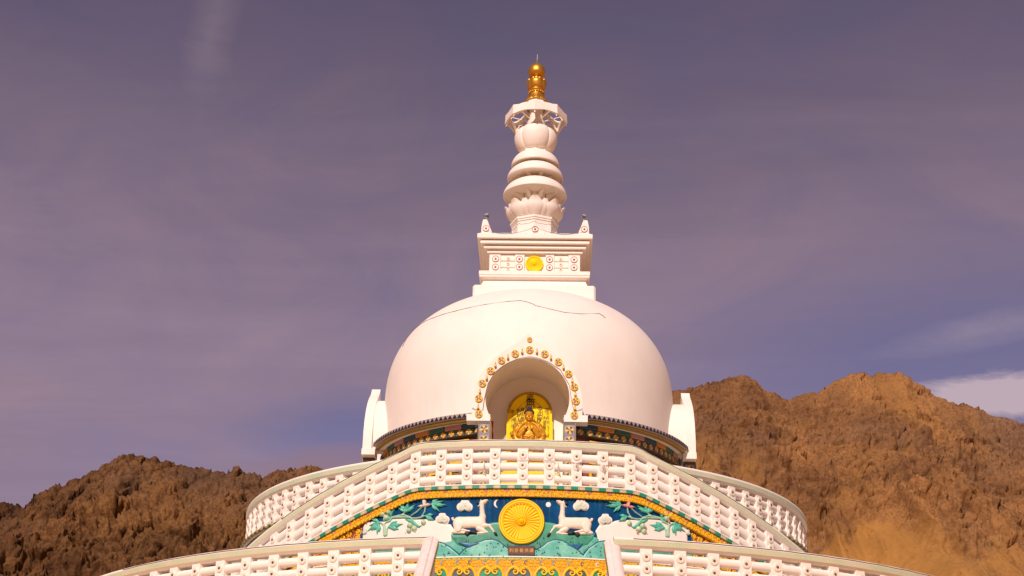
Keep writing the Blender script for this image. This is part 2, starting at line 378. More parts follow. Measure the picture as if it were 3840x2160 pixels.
class MB:
    """collects pieces of one mesh"""
    def __init__(s): s.v, s.f, s.m = [], [], []
    def add(s, v, f, m=0, mat=None):
        o = len(s.v)
        if mat is not None: v = [tuple(mat @ Vector(p)) for p in v]
        s.v += [tuple(p) for p in v]
        s.f += [tuple(i+o for i in q) for q in f]
        s.m += list(m) if isinstance(m, (list, tuple)) else [m]*len(f)
    def box(s, x0, x1, y0, y1, z0, z1, m=0, mat=None, bev=0.0):
        if bev > 0:
            bm = bmesh.new(); bmesh.ops.create_cube(bm, size=1.0)
            for v in bm.verts: v.co = ((x0+x1)/2+v.co.x*(x1-x0), (y0+y1)/2+v.co.y*(y1-y0), (z0+z1)/2+v.co.z*(z1-z0))
            bmesh.ops.bevel(bm, geom=bm.edges[:], offset=bev, segments=1, affect='EDGES')
            bm.verts.index_update()
            s.add([tuple(v.co) for v in bm.verts], [[v.index for v in f.verts] for f in bm.faces], m, mat); bm.free(); return
        s.add([(x0,y0,z0),(x1,y0,z0),(x1,y1,z0),(x0,y1,z0),(x0,y0,z1),(x1,y0,z1),(x1,y1,z1),(x0,y1,z1)],
              [(0,3,2,1),(4,5,6,7),(0,1,5,4),(1,2,6,5),(2,3,7,6),(3,0,4,7)], m, mat)
    def tube(s, pts, rads, n=8, m=0, cap=True):
        pts = [Vector(p) for p in pts]
        if isinstance(rads, (int, float)): rads = [rads]*len(pts)
        vs, fs = [], []
        d0 = (pts[1]-pts[0]).normalized()
        a = d0.orthogonal().normalized()
        for i, p in enumerate(pts):
            d = (pts[min(i+1, len(pts)-1)]-pts[max(i-1, 0)]).normalized()
            a = (a-d*a.dot(d)); a = a.normalized() if a.length > 1e-6 else d.orthogonal().normalized()
            b_ = d.cross(a)
            for k in range(n):
                w = 2*PI*k/n
                vs.append(p+(a*math.cos(w)+b_*math.sin(w))*rads[i])
        for i in range(len(pts)-1):
            for k in range(n):
                fs.append((i*n+k, i*n+(k+1) % n, (i+1)*n+(k+1) % n, (i+1)*n+k))
        if cap: fs += [tuple(range(n))[::-1], tuple((len(pts)-1)*n+k for k in range(n))]
        s.add(vs, fs, m)
    def lathe(s, prof, n=32, m=0, mat=None, rf=None, a0=0.0, a1=2*PI):
        """prof: list of (r, z); rf(theta, i) scales the radius"""
        full = abs(a1-a0-2*PI) < 1e-6
        nn = n if full else n+1
        vs, fs = [], []
        for i, (r_, z) in enumerate(prof):
            for k in range(nn):
                w = a0+(a1-a0)*k/n
                rr = r_*(rf(w, i/(len(prof)-1)) if rf else 1)
                vs.append((rr*math.sin(w), -rr*math.cos(w), z))
        for i in range(len(prof)-1):
            for k in range(n):
                k2 = (k+1) % nn
                fs.append((i*nn+k, i*nn+k2, (i+1)*nn+k2, (i+1)*nn+k))
        s.add(vs, fs, m, mat)
    def ellipsoid(s, c, r, n=16, h=10, m=0, mat=None):
        vs, fs = [], []
        for i in range(h+1):
            a = PI*i/h-PI/2
            for k in range(n):
                w = 2*PI*k/n
                vs.append((c[0]+r[0]*math.cos(a)*math.cos(w), c[1]+r[1]*math.cos(a)*math.sin(w), c[2]+r[2]*math.sin(a)))
        for i in range(h):
            for k in range(n): fs.append((i*n+k, i*n+(k+1) % n, (i+1)*n+(k+1) % n, (i+1)*n+k))
        s.add(vs, fs, m, mat)
    def mesh(s, name, mats, smooth=False, weld=False):
        me = mk_mesh(name, s.v, s.f, mats, s.m, smooth)
        if weld:
            bm = bmesh.new(); bm.from_mesh(me); bmesh.ops.remove_doubles(bm, verts=bm.verts, dist=1e-5)
            bmesh.ops.recalc_face_normals(bm, faces=bm.faces); bm.to_mesh(me); bm.free()
        return me
    def obj(s, name, mats, parent=None, smooth=False, mat=None, local=False, weld=False):
        return place(name, s.mesh(name, mats, smooth, weld), parent, mat, local)
def auto_smooth(me, ang=35):
    """smooth shading with the edges sharper than ang kept hard"""
    bm = bmesh.new(); bm.from_mesh(me)
    bmesh.ops.remove_doubles(bm, verts=bm.verts, dist=1e-5)
    bmesh.ops.recalc_face_normals(bm, faces=bm.faces)
    for f in bm.faces: f.smooth = True
    for e in bm.edges:
        e.smooth = (len(e.link_faces) == 2 and e.calc_face_angle(0) < rad(ang))
    bm.to_mesh(me); bm.free()
    return me
def prism(outline, y0, y1):
    """outline [(x,z)] extruded from y0 to y1"""
    n = len(outline)
    v = [(x, y0, z) for x, z in outline]+[(x, y1, z) for x, z in outline]
    f = [tuple(range(n)), tuple(range(2*n-1, n-1, -1))]+[(i, i+n, (i+1) % n+n, (i+1) % n) for i in range(n)]
    return v, f

# ------------------------------------------------------------------ terrain
def _hash(ix, iy, iz, k):
    h = (ix.astype(np.int64)*374761393 + iy.astype(np.int64)*668265263 + iz.astype(np.int64)*2147483647 + k*1274126177) & 0xFFFFFFFF
    h = ((h ^ (h >> 13))*1274126177) & 0xFFFFFFFF
    h = ((h ^ (h >> 16))*2246822519) & 0xFFFFFFFF
    return ((h ^ (h >> 15)) & 0xFFFFFF)/float(0xFFFFFF)
def vnoise(P, k=0):
    I = np.floor(P).astype(np.int64); F = P-I
    F = F*F*F*(F*(F*6-15)+10)
    out = 0
    for dx in (0, 1):
        for dy in (0, 1):
            for dz in (0, 1):
                w = (F[:, 0] if dx else 1-F[:, 0])*(F[:, 1] if dy else 1-F[:, 1])*(F[:, 2] if dz else 1-F[:, 2])
                out = out + w*_hash(I[:, 0]+dx, I[:, 1]+dy, I[:, 2]+dz, k)
    return out*2-1
def fbm(P, oct=4, k=0, gain=0.5):
    a, s, o = 1.0, 0, np.zeros(len(P))
    for i in range(oct):
        o += a*vnoise(P*(2.03**i)+17.3*i, k+i); s += a; a *= gain
    return o/s
def ridged(P, oct=4, k=0, gain=0.55):
    a, s, o, w = 1.0, 0, np.zeros(len(P)), 1.0
    for i in range(oct):
        r_ = (1-np.abs(vnoise(P*(2.1**i)+9.1*i, k+i)))**2
        o += a*r_*w; s += a; a *= gain; w = np.clip(r_*1.6, 0, 1)
    return o/s
def worley(P, k=0):
    I = np.floor(P).astype(np.int64); F = P-I
    d1 = np.full(len(P), 9.0); d2 = d1.copy(); idv = np.zeros(len(P)); V = np.zeros((len(P), 3))
    for dx in (-1, 0, 1):
        for dy in (-1, 0, 1):
            for dz in (-1, 0, 1):
                a, b_, c_ = I[:, 0]+dx, I[:, 1]+dy, I[:, 2]+dz
                v = np.stack([F[:, 0]-dx-_hash(a, b_, c_, k), F[:, 1]-dy-_hash(a, b_, c_, k+1), F[:, 2]-dz-_hash(a, b_, c_, k+2)], 1)
                q = np.sqrt((v*v).sum(1))
                near = q < d1
                d2 = np.where(near, d1, np.minimum(d2, q))
                idv = np.where(near, _hash(a, b_, c_, k+3), idv)
                V[near] = v[near]
                d1 = np.where(near, q, d1)
    return d1, d2, idv, V
def rocks(P, k):
    """tilted slabs: each cell is a flat facet with its own offset and tilt, cracks between cells"""
    d1, d2, idv, V = worley(P, k)
    t1, t2 = np.modf(idv*61.7)[0]-0.5, np.modf(idv*137.3)[0]-0.5
    return (idv-0.5)*0.8 + V[:, 0]*t1*2.0 + V[:, 2]*t2*2.0 - d1*0.15 + np.clip((d2-d1)*5.0, 0, 1)*0.30
def mountain(name, label, sky, Y, ext, nx, ns, S, slope, mat, amps, sandf, k, wig=8.0):
    pts = np.array([at_y(x*3840/2576, y*3840/2576, Y) for x, y in sky])
    xs = np.concatenate([[ext[0][0]], pts[:, 0], [ext[1][0]]]); zs = np.concatenate([[ext[0][1]], pts[:, 2], [ext[1][1]]])
    X = np.linspace(xs[0], xs[-1], nx)
    ZC = np.interp(X, xs, zs)
    s = np.concatenate([np.linspace(-30, -0.6, 24), np.linspace(0, 1, ns)**1.0*S])
    XX, SS = np.meshgrid(X, s)
    a0, a1 = slope
    drop = np.where(SS < 0, -SS*0.9, a0*SS + (a1-a0)*SS*SS/(2*S))
    YY = Y - SS
    ZZ = ZC[None, :] - drop
    P = np.stack([XX.ravel(), YY.ravel(), ZZ.ravel()], 1)
    n = np.array([0.0, -0.62, 0.78]); nf = np.array([0.12, -0.87, 0.38])   # broad relief square to the slope, rock faces outward
    sv = SS.ravel()
    # gullies and buttresses running down the face; they fade out at the crest so that the skyline holds
    fade = np.clip(np.abs(sv)/25.0, 0, 1)
    gul = ridged(P*np.array([0.055, 0.02, 0.02])+fbm(P*0.03, 3, k+40)[:, None]*0.8, 4, k)-0.5
    big = fbm(P*0.03, 4, k+5)
    q = P*np.array([1, 1, 0.7]) + 1.6*np.stack([fbm(P*0.22, 3, k+7), fbm(P*0.22, 3, k+8), fbm(P*0.22, 3, k+9)], 1)
    sh = q @ np.array([[0.80, 0.10, 0.59], [-0.10, 0.98, -0.15], [-0.59, 0.12, 0.80]])
    r1 = rocks(sh*np.array([0.22, 0.20, 0.19]), k+11)
    r2 = rocks(sh*np.array([0.74, 0.6, 0.60]), k+21)
    r3 = rocks(sh*np.array([1.8, 1.4, 1.45]), k+31)
    fine = ridged(P*1.1, 3, k+33)-0.5
    sand = np.clip(sandf(P, sv, k), 0, 1)
    hard = 1-0.90*sand
    sil = np.clip(np.abs(sv)/9.0, 0.60, 1)
    disp = amps[0]*gul*fade*(1-0.55*sand) + amps[1]*big*fade + sand*0.10*fbm(P*0.9, 3, k+3)
    face = hard*sil*(amps[2]*r1 + amps[3]*r2 + amps[4]*r3 + amps[5]*fine)
    P = P + n*disp[:, None] + nf*face[:, None]
    lat = hard*sil
    P[:, 0] += lat*amps[3]*0.55*fbm(P*0.45, 3, k+71); P[:, 2] += lat*amps[3]*0.5*fbm(P*0.5, 3, k+72)
    nr = len(s)
    idx = np.arange(nr*nx).reshape(nr, nx)
    F = np.stack([idx[:-1, :-1].ravel(), idx[1:, :-1].ravel(), idx[1:, 1:].ravel(), idx[:-1, 1:].ravel()], 1)
    me = bpy.data.meshes.new(name)
    me.vertices.add(len(P)); me.vertices.foreach_set('co', P.astype(np.float32).ravel())
    me.loops.add(F.size); me.loops.foreach_set('vertex_index', F.ravel().astype(np.int32))
    me.polygons.add(len(F)); me.polygons.foreach_set('loop_start', np.arange(0, F.size, 4, dtype=np.int32))
    me.materials.append(M[mat])
    at = me.attributes.new('sand', 'FLOAT', 'POINT'); at.data.foreach_set('value', sand.astype(np.float32))
    me.update(calc_edges=True)
    o = place(name, me)
    return tag(o, label, 'mountain', kind='structure')

sky_l = [(-120, 1300), (0, 1268), (22, 1266), (55, 1274), (100, 1247), (150, 1228), (180, 1213), (205, 1205), (240, 1180), (262, 1175), (285, 1160), (312, 1148), (345, 1146), (375, 1158), (408, 1163), (432, 1170), (500, 1175), (545, 1190), (580, 1194), (600, 1192), (620, 1200), (640, 1197), (672, 1196), (695, 1182), (715, 1177), (750, 1180), (800, 1177), (808, 1190), (850, 1220), (930, 1260), (1050, 1320)]
def sand_l(P, s, k):
    n = fbm(P*np.array([0.05, 0.03, 0.03]), 4, k+60)
    return np.clip((n-0.22)*6, 0, 0.85)
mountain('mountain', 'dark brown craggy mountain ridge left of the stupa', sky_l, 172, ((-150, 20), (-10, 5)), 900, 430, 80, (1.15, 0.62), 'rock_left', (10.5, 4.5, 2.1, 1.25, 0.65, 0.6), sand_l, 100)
sky_r = [(1250, 1250), (1450, 1130), (1600, 1035), (1690, 985), (1730, 980), (1760, 972), (1800, 960), (1832, 948), (1878, 949), (1895, 955), (1912, 970), (1928, 990), (1945, 993), (1962, 998), (1985, 1010), (2000, 1000), (2015, 993), (2035, 990), (2052, 996), (2070, 982), (2095, 962), (2120, 952), (2145, 945), (2180, 936), (2195, 944), (2225, 942), (2262, 939), (2282, 952), (2300, 966), (2335, 985), (2370, 1000), (2400, 1012), (2430, 1020), (2465, 1031), (2500, 1046), (2540, 1058), (2576, 1070), (2750, 1120)]
def sand_r(P, s, k):
    n = fbm(P*np.array([0.04, 0.03, 0.03]), 4, k+60)
    m = fbm(P*np.array([0.09, 0.05, 0.07]), 3, k+64)
    return np.clip(np.maximum(np.clip((n+0.35*m-0.22)*2.6, 0, 0.5), at_fan(P)+n*0.5), 0, 1)
def at_fan(P):
    # the smooth sand fan low on the right-hand slope, from its apex in the photo
    d = P-CAM_O
    w = d@_fw
    x, y = 1920+CAM_F*(d@CAM_RT)/w, 1080-CAM_F*(d@CAM_UP)/w
    edge = np.where(x > 3242, 1895+(x-3242)*0.20, 1895+(3242-x)*0.62)
    core = np.clip((330*np.clip((y-1890)/260, 0, 3)+40-np.abs(x-3290))/110, 0, 1)
    n = fbm(P*0.10, 4, 900)
    return np.clip((y-edge+90*n)/70, 0, 1)*(0.80+0.20*core)+0.2*core
mountain('mountain', 'sunlit ochre mountain ridge with sandy fan right of the stupa', sky_r, 248, ((-70, 25), (160, 80)), 1000, 500, 128, (1.08, 0.68), 'rock_right', (9.0, 5.0, 1.5, 1.0, 0.6, 0.6), sand_r, 300)

# the ground: one sheet to the horizon, nearly level where the stupa stands
gv, gf = [], []
N_ = 48
gr = np.concatenate([np.linspace(0, 60, 13), np.geomspace(75, 4000, 16)])
for i, r_ in enumerate(gr):
    for k in range(N_):
        w = 2*PI*k/N_
        x, y = r_*math.sin(w), r_*math.cos(w)
        gv.append((x, y, -1.7 + (0.0 if r_ < 40 else 0.25*math.sin(x*0.05)*math.cos(y*0.04)) - max(0, r_-600)*0.004))
for i in range(len(gr)-1):
    for k in range(N_): gf.append((i*N_+k, (i+1)*N_+k, (i+1)*N_+(k+1) % N_, i*N_+(k+1) % N_))
tag(place('ground', mk_mesh('ground', gv, gf, 'earth', smooth=True)), 'bare sandy earth around the stupa', 'ground', kind='structure')

# ------------------------------------------------------------------ the stupa
FLOOR_UP, FLOOR_LOW, GROUND = 9.62, 6.30, -1.70
stupa = thing('stupa', (0, 0, GROUND), 'white domed stupa with ringed spire, gilded finial and arched niche', 'stupa')
def part(mb, name, mats, parent=None, ang=None, **kw):
    me = mb.mesh(name, mats)
    if ang: auto_smooth(me, ang)
    return place(name, me, parent if parent is not None else stupa, **kw)

# terraces
TER, LOW = (-0.12, -0.15, 0), (0.20, 0, 0)     # the terraces are not quite concentric with the dome
mb = MB(); mb.lathe([(0.02, FLOOR_UP), (8.28, FLOOR_UP), (8.28, 9.60), (8.46, 9.60), (8.46, 9.575), (8.39, 9.57), (8.39, 9.45), (8.30, 9.44), (8.21, 9.38), (8.21, FLOOR_LOW)], 160)
up_ter = part(mb, 'upper_terrace', 'white', ang=30, mat=Matrix.Translation(TER))
mb = MB(); mb.lathe([(8.1, FLOOR_LOW), (14.05, FLOOR_LOW), (14.05, 6.12), (13.75, 6.05), (13.75, GROUND-0.3)], 160)
low_ter = part(mb, 'lower_terrace', ['white', 'paving'], ang=30, mat=Matrix.Translation(LOW))
# glazed edge tiles and triangle tiles of the upper terrace, front half
tw, th_ = 0.17, 0.058
mesh_tile = {}
for nm, col in (('yellow', 'glaze_yellow'), ('green', 'glaze_green')):
    mb = MB(); mb.box(-tw/2+.004, tw/2-.004, -0.03, 0.05, -th_/2, th_/2, 0, bev=0.006)
    mesh_tile[nm] = mb.mesh('glazed_tile', col)
na = int(rad(2*78)*8.49/tw)
for i in range(na):
    a = rad(-78)+rad(156)*(i+0.5)/na
    if abs(a) < rad(26): continue
    place('glazed_tile', mesh_tile['yellow' if i % 2 else 'green'], up_ter, Matrix.Translation(TER) @ T(cyl(8.49, a, 9.632), a))
def tri_mesh(w, h, d, mat):
    mb = MB(); mb.add([(-w/2, 0, 0), (w/2, 0, 0), (0, 0, h), (-w/2, -d, 0), (w/2, -d, 0), (0, -d, h)], [(3, 4, 5), (0, 3, 5, 2), (1, 2, 5, 4), (0, 1, 4, 3)])
    return mb.mesh('triangle_tile', mat)
tg = tri_mesh(0.115, 0.10, 0.012, 'tile_grey')
mb = MB(); mb.lathe([(8.396, 9.565), (8.396, 9.455)], 120, a0=rad(-78), a1=rad(78)); part(mb, 'tile_band', 'tile_dark', up_ter, ang=30, mat=Matrix.Translation(TER))
for i in range(150):
    a = rad(-78)+rad(156)*(i+0.5)/150
    if abs(a) < rad(30): continue
    place('triangle_tile', tg, up_ter, Matrix.Translation(TER) @ T(cyl(8.397, a, 9.459), a))

# drum under the dome
ND = 96
mb = MB(); a_h = math.asin(1.02/4.40)
mb.lathe([(4.40, FLOOR_UP), (4.40, 12.95)], 120, a0=a_h, a1=2*PI-a_h)
drum = part(mb, 'drum_wall', 'red_wall', ang=30)
mb = MB(); mb.lathe([(4.40, 12.50), (4.575, 12.50), (4.575, 12.87)], 120, a0=a_h+0.07, a1=2*PI-a_h-0.07); part(mb, 'tile_course', 'tile_dark', drum, ang=30)
# cornice rings
ac = math.asin(1.62/5.01)
corns = []
for k in range(4):
    b0, b1 = ac+k*PI/2, (k+1)*PI/2-ac
    mb = MB(); mb.lathe([(4.40, 12.855), (4.86, 12.850), (4.86, 12.90), (4.40, 12.90)], 40, a0=b0, a1=b1)
    c_ = part(mb, 'cornice', 'white', ang=25); corns.append(c_)
    mb = MB(); mb.lathe([(4.84, 12.818), (4.90, 12.822), (4.93, 12.845), (4.935, 12.908), (4.80, 12.912)], 40, a0=b0, a1=b1); part(mb, 'beaded_band', 'olive_gold', c_, ang=25)
    mb = MB(); mb.lathe([(4.90, 12.912), (5.0, 12.918), (5.016, 12.925), (5.016, 13.045), (4.98, 13.052), (4.40, 13.056)], 40, a0=b0, a1=b1); part(mb, 'triangle_band', 'tile_grey', c_, ang=25)
tn = tri_mesh(0.145, 0.112, 0.012, 'navy')
for k in (-1, 0):
    n = 30
    for i in range(n):
        a = ac+k*PI/2+(PI/2-2*ac)*(i+0.5)/n
        place('triangle_tile', tn, corns[k % 4], T(cyl(5.017, a, 12.928), a))
# small beads along the gold band
for k in (-1, 0):
    mb = MB()
    for i in range(110):
        a = ac+k*PI/2+(PI/2-2*ac)*(i+0.5)/110
        mb.ellipsoid(cyl(4.936, a, 12.875), (0.015, 0.012, 0.014), 6, 4)
    tag(mb.obj('beads', 'gold_paint', corns[k % 4], True), kind='stuff')
# carved bricks and flower tiles on the drum, framed panels below
def brick_mesh(mat, w=0.56):
    mb = MB(); mb.box(-w/2+.006, w/2-.006, -0.05, 0.05, 0, 0.14, 0, bev=0.012)
    # carved scroll on the face
    for sx in (-0.17, 0.0, 0.17):
        pts = [(sx+(0.055-0.02*t/3)*math.cos(t)*(1-t/9), -0.052, 0.062+(0.045-0.012*t/3)*math.sin(t)*(1-t/9)) for t in np.linspace(0, 7.5, 16)]
        mb.tube(pts, 0.008, 4)
    return mb.mesh('carved_brick', mat)
bricks = [brick_mesh(m) for m in ('blue_brick', 'pink_brick', 'teal_brick', 'orange_brick')]
def floral_tile(seed, w=0.275, h=0.19):
    rnd = random.Random(seed)
    mb = MB(); mb.box(-w/2+.004, w/2-.004, -0.03, 0.04, 0, h, 0, bev=0.006)
    c = (0, h/2)
    pts = [(0.082*math.cos(a), -0.031, h/2+0.082*math.sin(a)) for a in np.linspace(0, 2*PI, 21)]
    mb.tube(pts, 0.006, 4, 1, cap=False)
    ph = rnd.random()*0.4-0.2
    for k in range(8):
        a = ph+k*PI/4
        m = 2 if k % 2 == 0 else 3
        if k % 4 == 1: m = 4
        r0, r1, hw = 0.02, 0.080, 0.030 if k % 2 == 0 else 0.021
        v = []
        for rr, ww in ((r0, 0.006), (r1*0.85, hw), (r1, hw*0.4)):
            for s in (-1, 1):
                v.append((rr*math.cos(a)-s*ww*math.sin(a), -0.042, h/2+rr*math.sin(a)+s*ww*math.cos(a)))
        mb.add(v, [(0, 2, 3, 1), (2, 4, 5, 3)], m)
    mb.ellipsoid((0, -0.032, h/2), (0.02, 0.015, 0.02), 8, 4, 3)
    for sx in (-1, 1):
        for sz in (0.03, h-0.03): mb.ellipsoid((sx*(w/2-0.03), -0.03, sz), (0.02, 0.01, 0.014), 6, 4, 4)
    return mb.mesh('floral_tile', ['tile_dark', 'tile_grey', 'petal_yellow', 'petal_pink', 'petal_green'])
florals = [floral_tile(i) for i in range(4)]
aw = 0.28/4.60
for sgn in (-1, 1):
    a = a_h+0.085
    i = 0
    while a < rad(90)-0.26:
        place('floral_tile', florals[i % 4], drum, T(cyl(4.60, sgn*a, 12.52), sgn*a)); a += aw; i += 1
    a = a_h+0.10; i = 0
    bw = 0.57/4.62
    while a < rad(90)-0.24:
        place('carved_brick', bricks[i % 4] if sgn < 0 else bricks[[0, 3, 2, 1][i % 4]], drum, T(cyl(4.62, sgn*(a+bw/2-0.03), 12.715), sgn*(a+bw/2-0.03))); a += bw; i += 1
    # framed relief panels in two rows
    for row, (z0, hh) in enumerate(((11.75, 0.70), (10.75, 0.85), (9.75, 0.85))):
        for i in range(7):
            a = sgn*(a_h+0.14+(i+0.5)*0.165)
            mb = MB(); W_ = 0.30
            mb.box(-W_, W_, -0.02, 0.03, 0, hh, 0)
            for x0, x1, zz0, zz1 in ((-W_, -W_+0.07, 0, hh), (W_-0.07, W_, 0, hh), (-W_+0.07, W_-0.07, 0, 0.07), (-W_+0.07, W_-0.07, hh-0.07, hh)):
                mb.box(x0, x1, -0.075, -0.021, zz0, zz1, 1, bev=0.012)
            mb.lathe([(0.19, -0.02), (0.18, -0.05), (0.15, -0.05), (0.14, -0.025)], 18, 2, Matrix.Translation((0, 0, hh*0.5)) @ Matrix.Rotation(PI/2, 4, 'X') @ Matrix.Scale(-1, 4, (0, 0, 1)))
            mb.ellipsoid((0, -0.02, hh*0.5), (0.11, 0.05, 0.13), 10, 6, 3)
            part(mb, 'framed_panel', ['scroll_panel', 'gold_paint', 'stem_mint', 'petal_pink' if i % 2 else 'blue_brick'], drum, mat=T(cyl(4.44, a, z0), a))
            mb = MB(); mb.box(-0.035, 0.035, -0.06, 0.03, 0, hh)
            part(mb, 'pilaster', 'pink_stucco', drum, mat=T(cyl(4.42, a+0.0825*sgn, z0), a+0.0825*sgn))

# dome: flattened ellipsoid, opened where the front niche is
DX, DZ, DA, DB, DN = -0.095, 14.70, 4.53, 3.50, 2.3
NX, prof = 256, []
for i in range(12): prof.append((4.47+0.06*math.sin(PI/2*i/12), 12.95+(DZ-12.95)*i/12))
for i in range(45):
    a = PI/2*i/44
    prof.append((max(DA*math.cos(a)**(2/DN), 0.01), DZ+DB*math.sin(a)**(2/DN)))
PXC = -0.055           # the porch centre lies a little left of the axis
vs, fs = [], []
for r_, z in prof:
    for k in range(NX): vs.append((DX+r_*math.sin(2*PI*k/NX), -r_*math.cos(2*PI*k/NX), z))
def in_niche(v): return v[1] < 0 and abs(v[0]-PXC) < 1.34 and (v[2] < 13.4 or math.hypot(v[0]-PXC, v[2]-13.4) < 1.30)
for i in range(len(prof)-1):
    for k in range(NX):
        q = (i*NX+k, i*NX+(k+1) % NX, (i+1)*NX+(k+1) % NX, (i+1)*NX+k)
        if not all(in_niche(vs[j]) for j in q): fs.append(q)
place('dome', mk_mesh('dome', vs, fs, 'white', smooth=True), stupa)
def on_dome(x, y, lift=0.0):
    d = ray(x, y)
    t_ = np.linspace(38, 54, 6400)
    P = CAM_O+d*t_[:, None]
    rr, zz = np.hypot(P[:, 0]-DX, P[:, 1]), P[:, 2]-DZ
    f = np.where(zz > 0, (rr/(DA+lift))**DN+(np.maximum(zz, 0)/(DB+lift))**DN, rr/(DA+lift))
    hit = np.nonzero(f < 1)[0]
    return tuple(P[hit[0] if len(hit) else f.argmin()])

# porches: ogee facade plate with a horseshoe opening, ledge blocks and a vault running back into the dome
def half_outline():
    Z = [(660, 1117), (662, 900), (650, 800), (620, 690), (570, 590), (500, 490), (410, 395), (300, 310), (200, 248), (120, 202), (70, 165), (35, 128), (12, 100), (0, 92)]
    z0, k = 12.70, (15.285-12.70)/(1117-95)
    return [(x*0.00233, z0+(1117-y)*k) for x, y in Z]
HO = half_outline()
RC, ZCN, NK = 1.18, 13.36, 1.005
al = math.acos(NK/RC)
arc = [(RC*math.cos(a), ZCN+RC*math.sin(a)) for a in np.linspace(-al, PI+al, 49)]
def porch(rz, front):
    tr = Matrix.Translation((0 if front else -0.05, 0, 0)) @ Matrix.Rotation(rz, 4, 'Z') @ Matrix.Translation((PXC if front else 0, 0 if front else 0.17, 0))
    out = [(-x, z) for x, z in HO]+[(x, z) for x, z in HO[-2::-1]]
    ol = out+[(p[0], p[1]) for p in arc[:1]] + arc[1:]
    v, f = prism([(x, z) for x, z in ol], -5.20, -4.93)
    mb = MB(); mb.add(v, f)
    pl = part(mb, 'arch_facade', 'white', mat=tr, ang=25)
    for sx in (-1, 1):
        mb = MB(); mb.box(min(sx*1.03, sx*1.69), max(sx*1.03, sx*1.69), -5.204, -4.80, 12.665, 12.86, bev=0.003)
        part(mb, 'ledge_block', 'white_clean', pl, mat=tr)
    mb = MB()
    sec = [(1.44, 12.75)]+[(1.44*math.cos(a), 13.40+1.44*math.sin(a)) for a in np.linspace(0, PI, 33)]+[(-1.44, 12.75)]
    n = len(sec)
    mb.add([(x, -4.94, z) for x, z in sec]+[(x, -4.1, z) for x, z in sec], [(i, i+1, i+1+n, i+n) for i in range(n-1)])
    part(mb, 'vault', 'white', pl, ang=40, mat=tr)
    # tiled columns under the ledges
    for sx in (-1, 1):
        mb = MB(); mb.box(-0.175, 0.175, -0.175, 0.175, FLOOR_UP, 12.66, 0)
        for x in (-0.165, 0.165): mb.box(x-0.012, x+0.012, -0.19, -0.174, FLOOR_UP, 12.64, 1)
        cobj = part(mb, 'column', ['tile_dark', 'olive_gold'], mat=tr @ Matrix.Translation((sx*1.185, -5.02, 0)))
        for i in range(9):
            place('floral_roundel', ROUNDEL, cobj, tr @ Matrix.Translation((sx*1.185, -5.20, 12.42-i*0.30)))
            if not front: place('floral_roundel', ROUNDEL, cobj, tr @ Matrix.Translation((sx*1.185+sx*0.18, -5.02, 12.42-i*0.30)) @ Matrix.Rotation(sx*PI/2, 4, 'Z'))
    return pl
# round flower tile for the columns
mb = MB()
mb.lathe([(0.142, 0.0), (0.142, 0.014), (0.12, 0.016), (0.118, 0.008), (0.002, 0.008)], 20, 1, Matrix.Rotation(PI/2, 4, 'X'))
mb.box(-0.145, 0.145, -0.004, 0.02, -0.149, 0.149, 0)
for k in range(8):
    a = k*PI/4+0.2
    v = []
    for rr, ww in ((0.02, 0.008), (0.09, 0.034), (0.108, 0.016)):
        for s in (-1, 1): v.append((rr*math.cos(a)-s*ww*math.sin(a), -0.02, rr*math.sin(a)+s*ww*math.cos(a)))
    mb.add(v, [(0, 2, 3, 1), (2, 4, 5, 3)], 2 if k % 2 == 0 else 3)
ROUNDEL = mb.mesh('floral_roundel', ['lilac_tile', 'tile_grey', 'petal_yellow', 'petal_dark'])
facade = porch(0, True)
tag(facade, 'ogee arch facade studded with gilded medallions and cones')
porch(-PI/2, False)
porch(PI/2, False)

# niche interior behind the front arch
mb = MB()
R2_ = RC+0.004
sec = [(NK+.004, FLOOR_UP)]+[(R2_*math.cos(a), ZCN+R2_*math.sin(a)) for a in np.linspace(-al, PI+al, 49)]+[(-NK-.004, FLOOR_UP)]
n = len(sec)
mb.add([(x+PXC, -4.94, z) for x, z in sec]+[(x+PXC, -3.50, z) for x, z in sec], [(i, i+n, i+1+n, i+1) for i in range(n-1)])
mb.add([(x+PXC, -3.50, z) for x, z in sec], [tuple(range(n))])
part(mb, 'niche', 'white', ang=40)

# gilded medallions and cone studs on the front arch (photo pixels on the facade plane)
Z4 = lambda X, Y: (1720+0.31746*X, 1220+0.31746*Y)
def medallion(r_, seed):
    rnd = random.Random(seed)
    mb = MB(); rot = Matrix.Rotation(PI/2, 4, 'X')
    mb.lathe([(r_, 0.0), (r_, 0.03), (r_*0.93, 0.045), (r_*0.84, 0.045), (r_*0.80, 0.025), (0.003, 0.025)], 24, 0, rot)
    off = rnd.random()
    for k in range(8):
        a = k*PI/4+off
        v = []
        for rr, ww in ((0.2, 0.05), (0.55, 0.2), (0.74, 0.13)):
            for s in (-1, 1): v.append((r_*(rr*math.cos(a)-s*ww*math.sin(a)), -0.036, r_*(rr*math.sin(a)+s*ww*math.cos(a))))
        mb.add(v, [(0, 2, 3, 1), (2, 4, 5, 3)], [1, 4, 3, 4, 1, 2, 1, 4][(k+seed) % 8])
    mb.ellipsoid((0, -0.03, 0), (r_*0.2, 0.02, r_*0.2), 10, 4, 2)
    return mb.mesh('medallion', ['gold_paint', 'petal_dark', 'petal_pink', 'petal_green', 'petal_yellow'])
meds = [medallion(0.108, i) for i in range(3)]
for i, (X, Y) in enumerate([(236, 1050), (237, 866), (279, 688), (376, 540), (505, 416), (667, 338), (838, 292), (1016, 341), (1178, 434), (1298, 575), (1366, 731), (1385, 896), (1365, 1065)]):
    p = at_y(*Z4(X, Y), -5.2); place('medallion', meds[i % 3], facade, Matrix.Translation((p[0], -5.206, p[2])))
